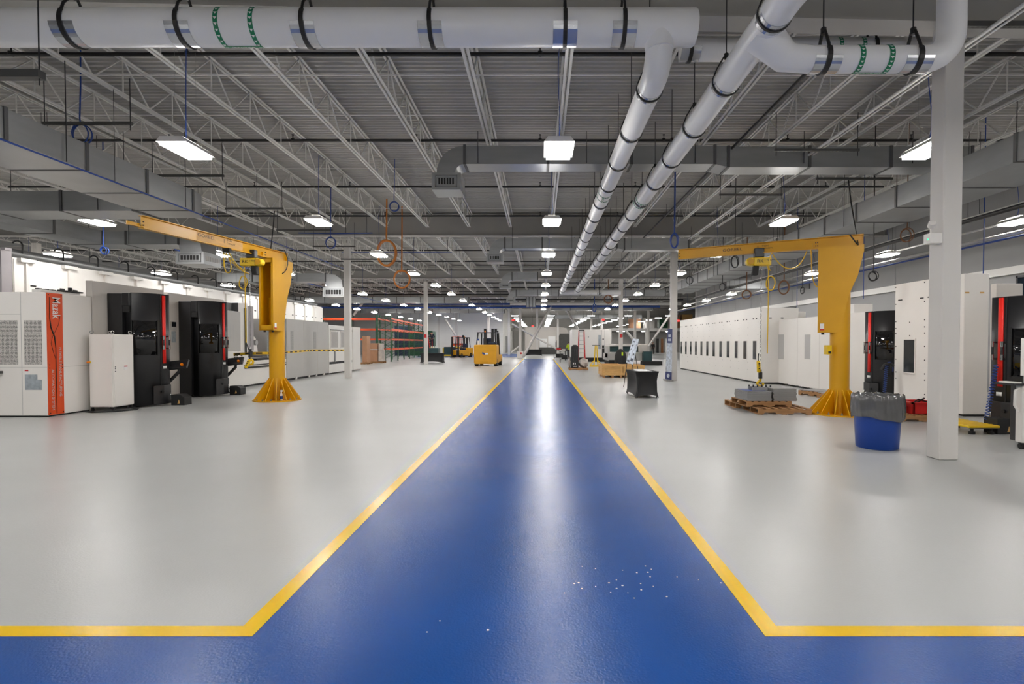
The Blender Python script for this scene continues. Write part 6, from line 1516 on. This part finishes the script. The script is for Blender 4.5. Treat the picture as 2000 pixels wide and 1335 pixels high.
    for j in range(l+1):
        th = math.pi*.55*j/l
        for i in range(n):
            a = 2*math.pi*i/n; hv_.append((.092*s*math.sin(th)*math.cos(a), .012*s+.108*s*math.sin(th)*math.sin(a), 1.655*s+.115*s*math.cos(th)))
    m.add(hv_, [(j*n+i, j*n+(i+1) % n, (j+1)*n+(i+1) % n, (j+1)*n+i) for j in range(l) for i in range(n)], True); m.build('hair', 'hair', r)
    m = MB(); [m.cyl((sx*.032*s, -.118*s, 1.63*s), (sx*.032*s, -.108*s, 1.63*s), .011*s, n=10) for sx in (-1, 1)]; m.build('eyes', 'ink_black', r)
    MB().prism([(-.012*s, 1.585*s), (.012*s, 1.585*s), (0, 1.63*s)], -.125*s, -.10*s, SWAP).build('nose', 'skin', r); MB().box(-.022*s, .022*s, -.112*s, -.1*s, 1.55*s, 1.558*s).build('mouth', 'red_paint', r)
    return r
g = G(1111, 699.5); person('person in a lime vest and dark trousers standing beside the tool carts', g.x, g.y, 0, R(200), 1.66, 'vest_lime', 'cloth_navy', 'work')
g = G(1275, 691); person('person in black walking below the mezzanine', g.x, g.y, 0, R(0), 1.72, 'cloth_black', 'cloth_black', 'down')
ps = P(844, 680, 59.2)
r = T('work_step', 'orange step platform under the person by the white wall', 'step', (ps.x, 59.2, 0), world=True)
zz = P(844, 677.5, 59.2).z
MB().box(ps.x-.22, ps.x+.22, 58.95, 59.45, zz-.06, zz).build('tread', 'hoist_yellow', r); m = MB(); [m.tube([(ps.x+sx*.28, 59.2+sy*.3, 0), (ps.x+sx*.2, 59.2+sy*.2, zz-.05)], .03, 4) for sx in (-1, 1) for sy in (-1, 1)]; m.build('step_frame', 'hoist_yellow', r)
person('person in dark clothes standing on a step facing the white wall', ps.x, 59.2, zz, R(175), 1.7, 'cloth_navy', 'cloth_navy', 'reach')
# tree outside the high windows
r = T('tree', 'green tree outside seen through the high window over the console cart', 'tree', (19, 17, 0))
MB().tube([(0, 0, -.5), (.1, 0, 1.5), (0, .1, 3.2)], [.18, .14, .08], 8).build('trunk', 'bark', r)
m = MB(); rn = random.Random(3)
for k in range(900):
    a, e, q = rn.uniform(0, 6.283), rn.uniform(-1, 1), rn.uniform(.5, 1)**.5; c_ = math.sqrt(1-e*e); p_ = Vector((1.5*q*c_*math.cos(a), 2.4*q*c_*math.sin(a), 3.4+1.6*q*e)); u = Vector((rn.uniform(-1, 1), rn.uniform(-1, 1), rn.uniform(-1, 1))).normalized(); v = u.orthogonal().normalized()
    m.add([p_-u*.14, p_+v*.07, p_+u*.14, p_-v*.07], [(0, 1, 2, 3)])
m.build('crown', 'leaf', r)

# ================================================================== WORLD, CAMERA, VIEW
w = bpy.data.worlds.new('World'); SC.world = w; w.use_nodes = True
bg = w.node_tree.nodes['Background']; bg.inputs['Color'].default_value = (.42, .62, .82, 1); bg.inputs['Strength'].default_value = 1.1
cam = bpy.data.cameras.new('camera'); co = bpy.data.objects.new('camera', cam); COL.objects.link(co)
co.location = (0, 0, EYE); co.rotation_euler = (R(90)-TH, 0, 0)
cam.sensor_width = 36; cam.lens = 36*F/2000; cam.shift_x = -(VX-1000)/2000; cam.shift_y = (AY-667.5)/2000
cam.clip_end = 400; cam.clip_start = .05
SC.camera = co
vs = SC.view_settings; SC.display_settings.display_device = 'sRGB'; vs.view_transform = 'Standard'; vs.look = 'None'; vs.gamma = 1; vs.use_curve_mapping = False; vs.exposure = 0.08
SC.cycles.use_denoising = True; SC.cycles.max_bounces = 8; SC.cycles.diffuse_bounces = 5; SC.cycles.glossy_bounces = 4; SC.cycles.transmission_bounces = 4
SC.cycles.sample_clamp_indirect = 6; SC.cycles.caustics_reflective = False; SC.cycles.caustics_refractive = False
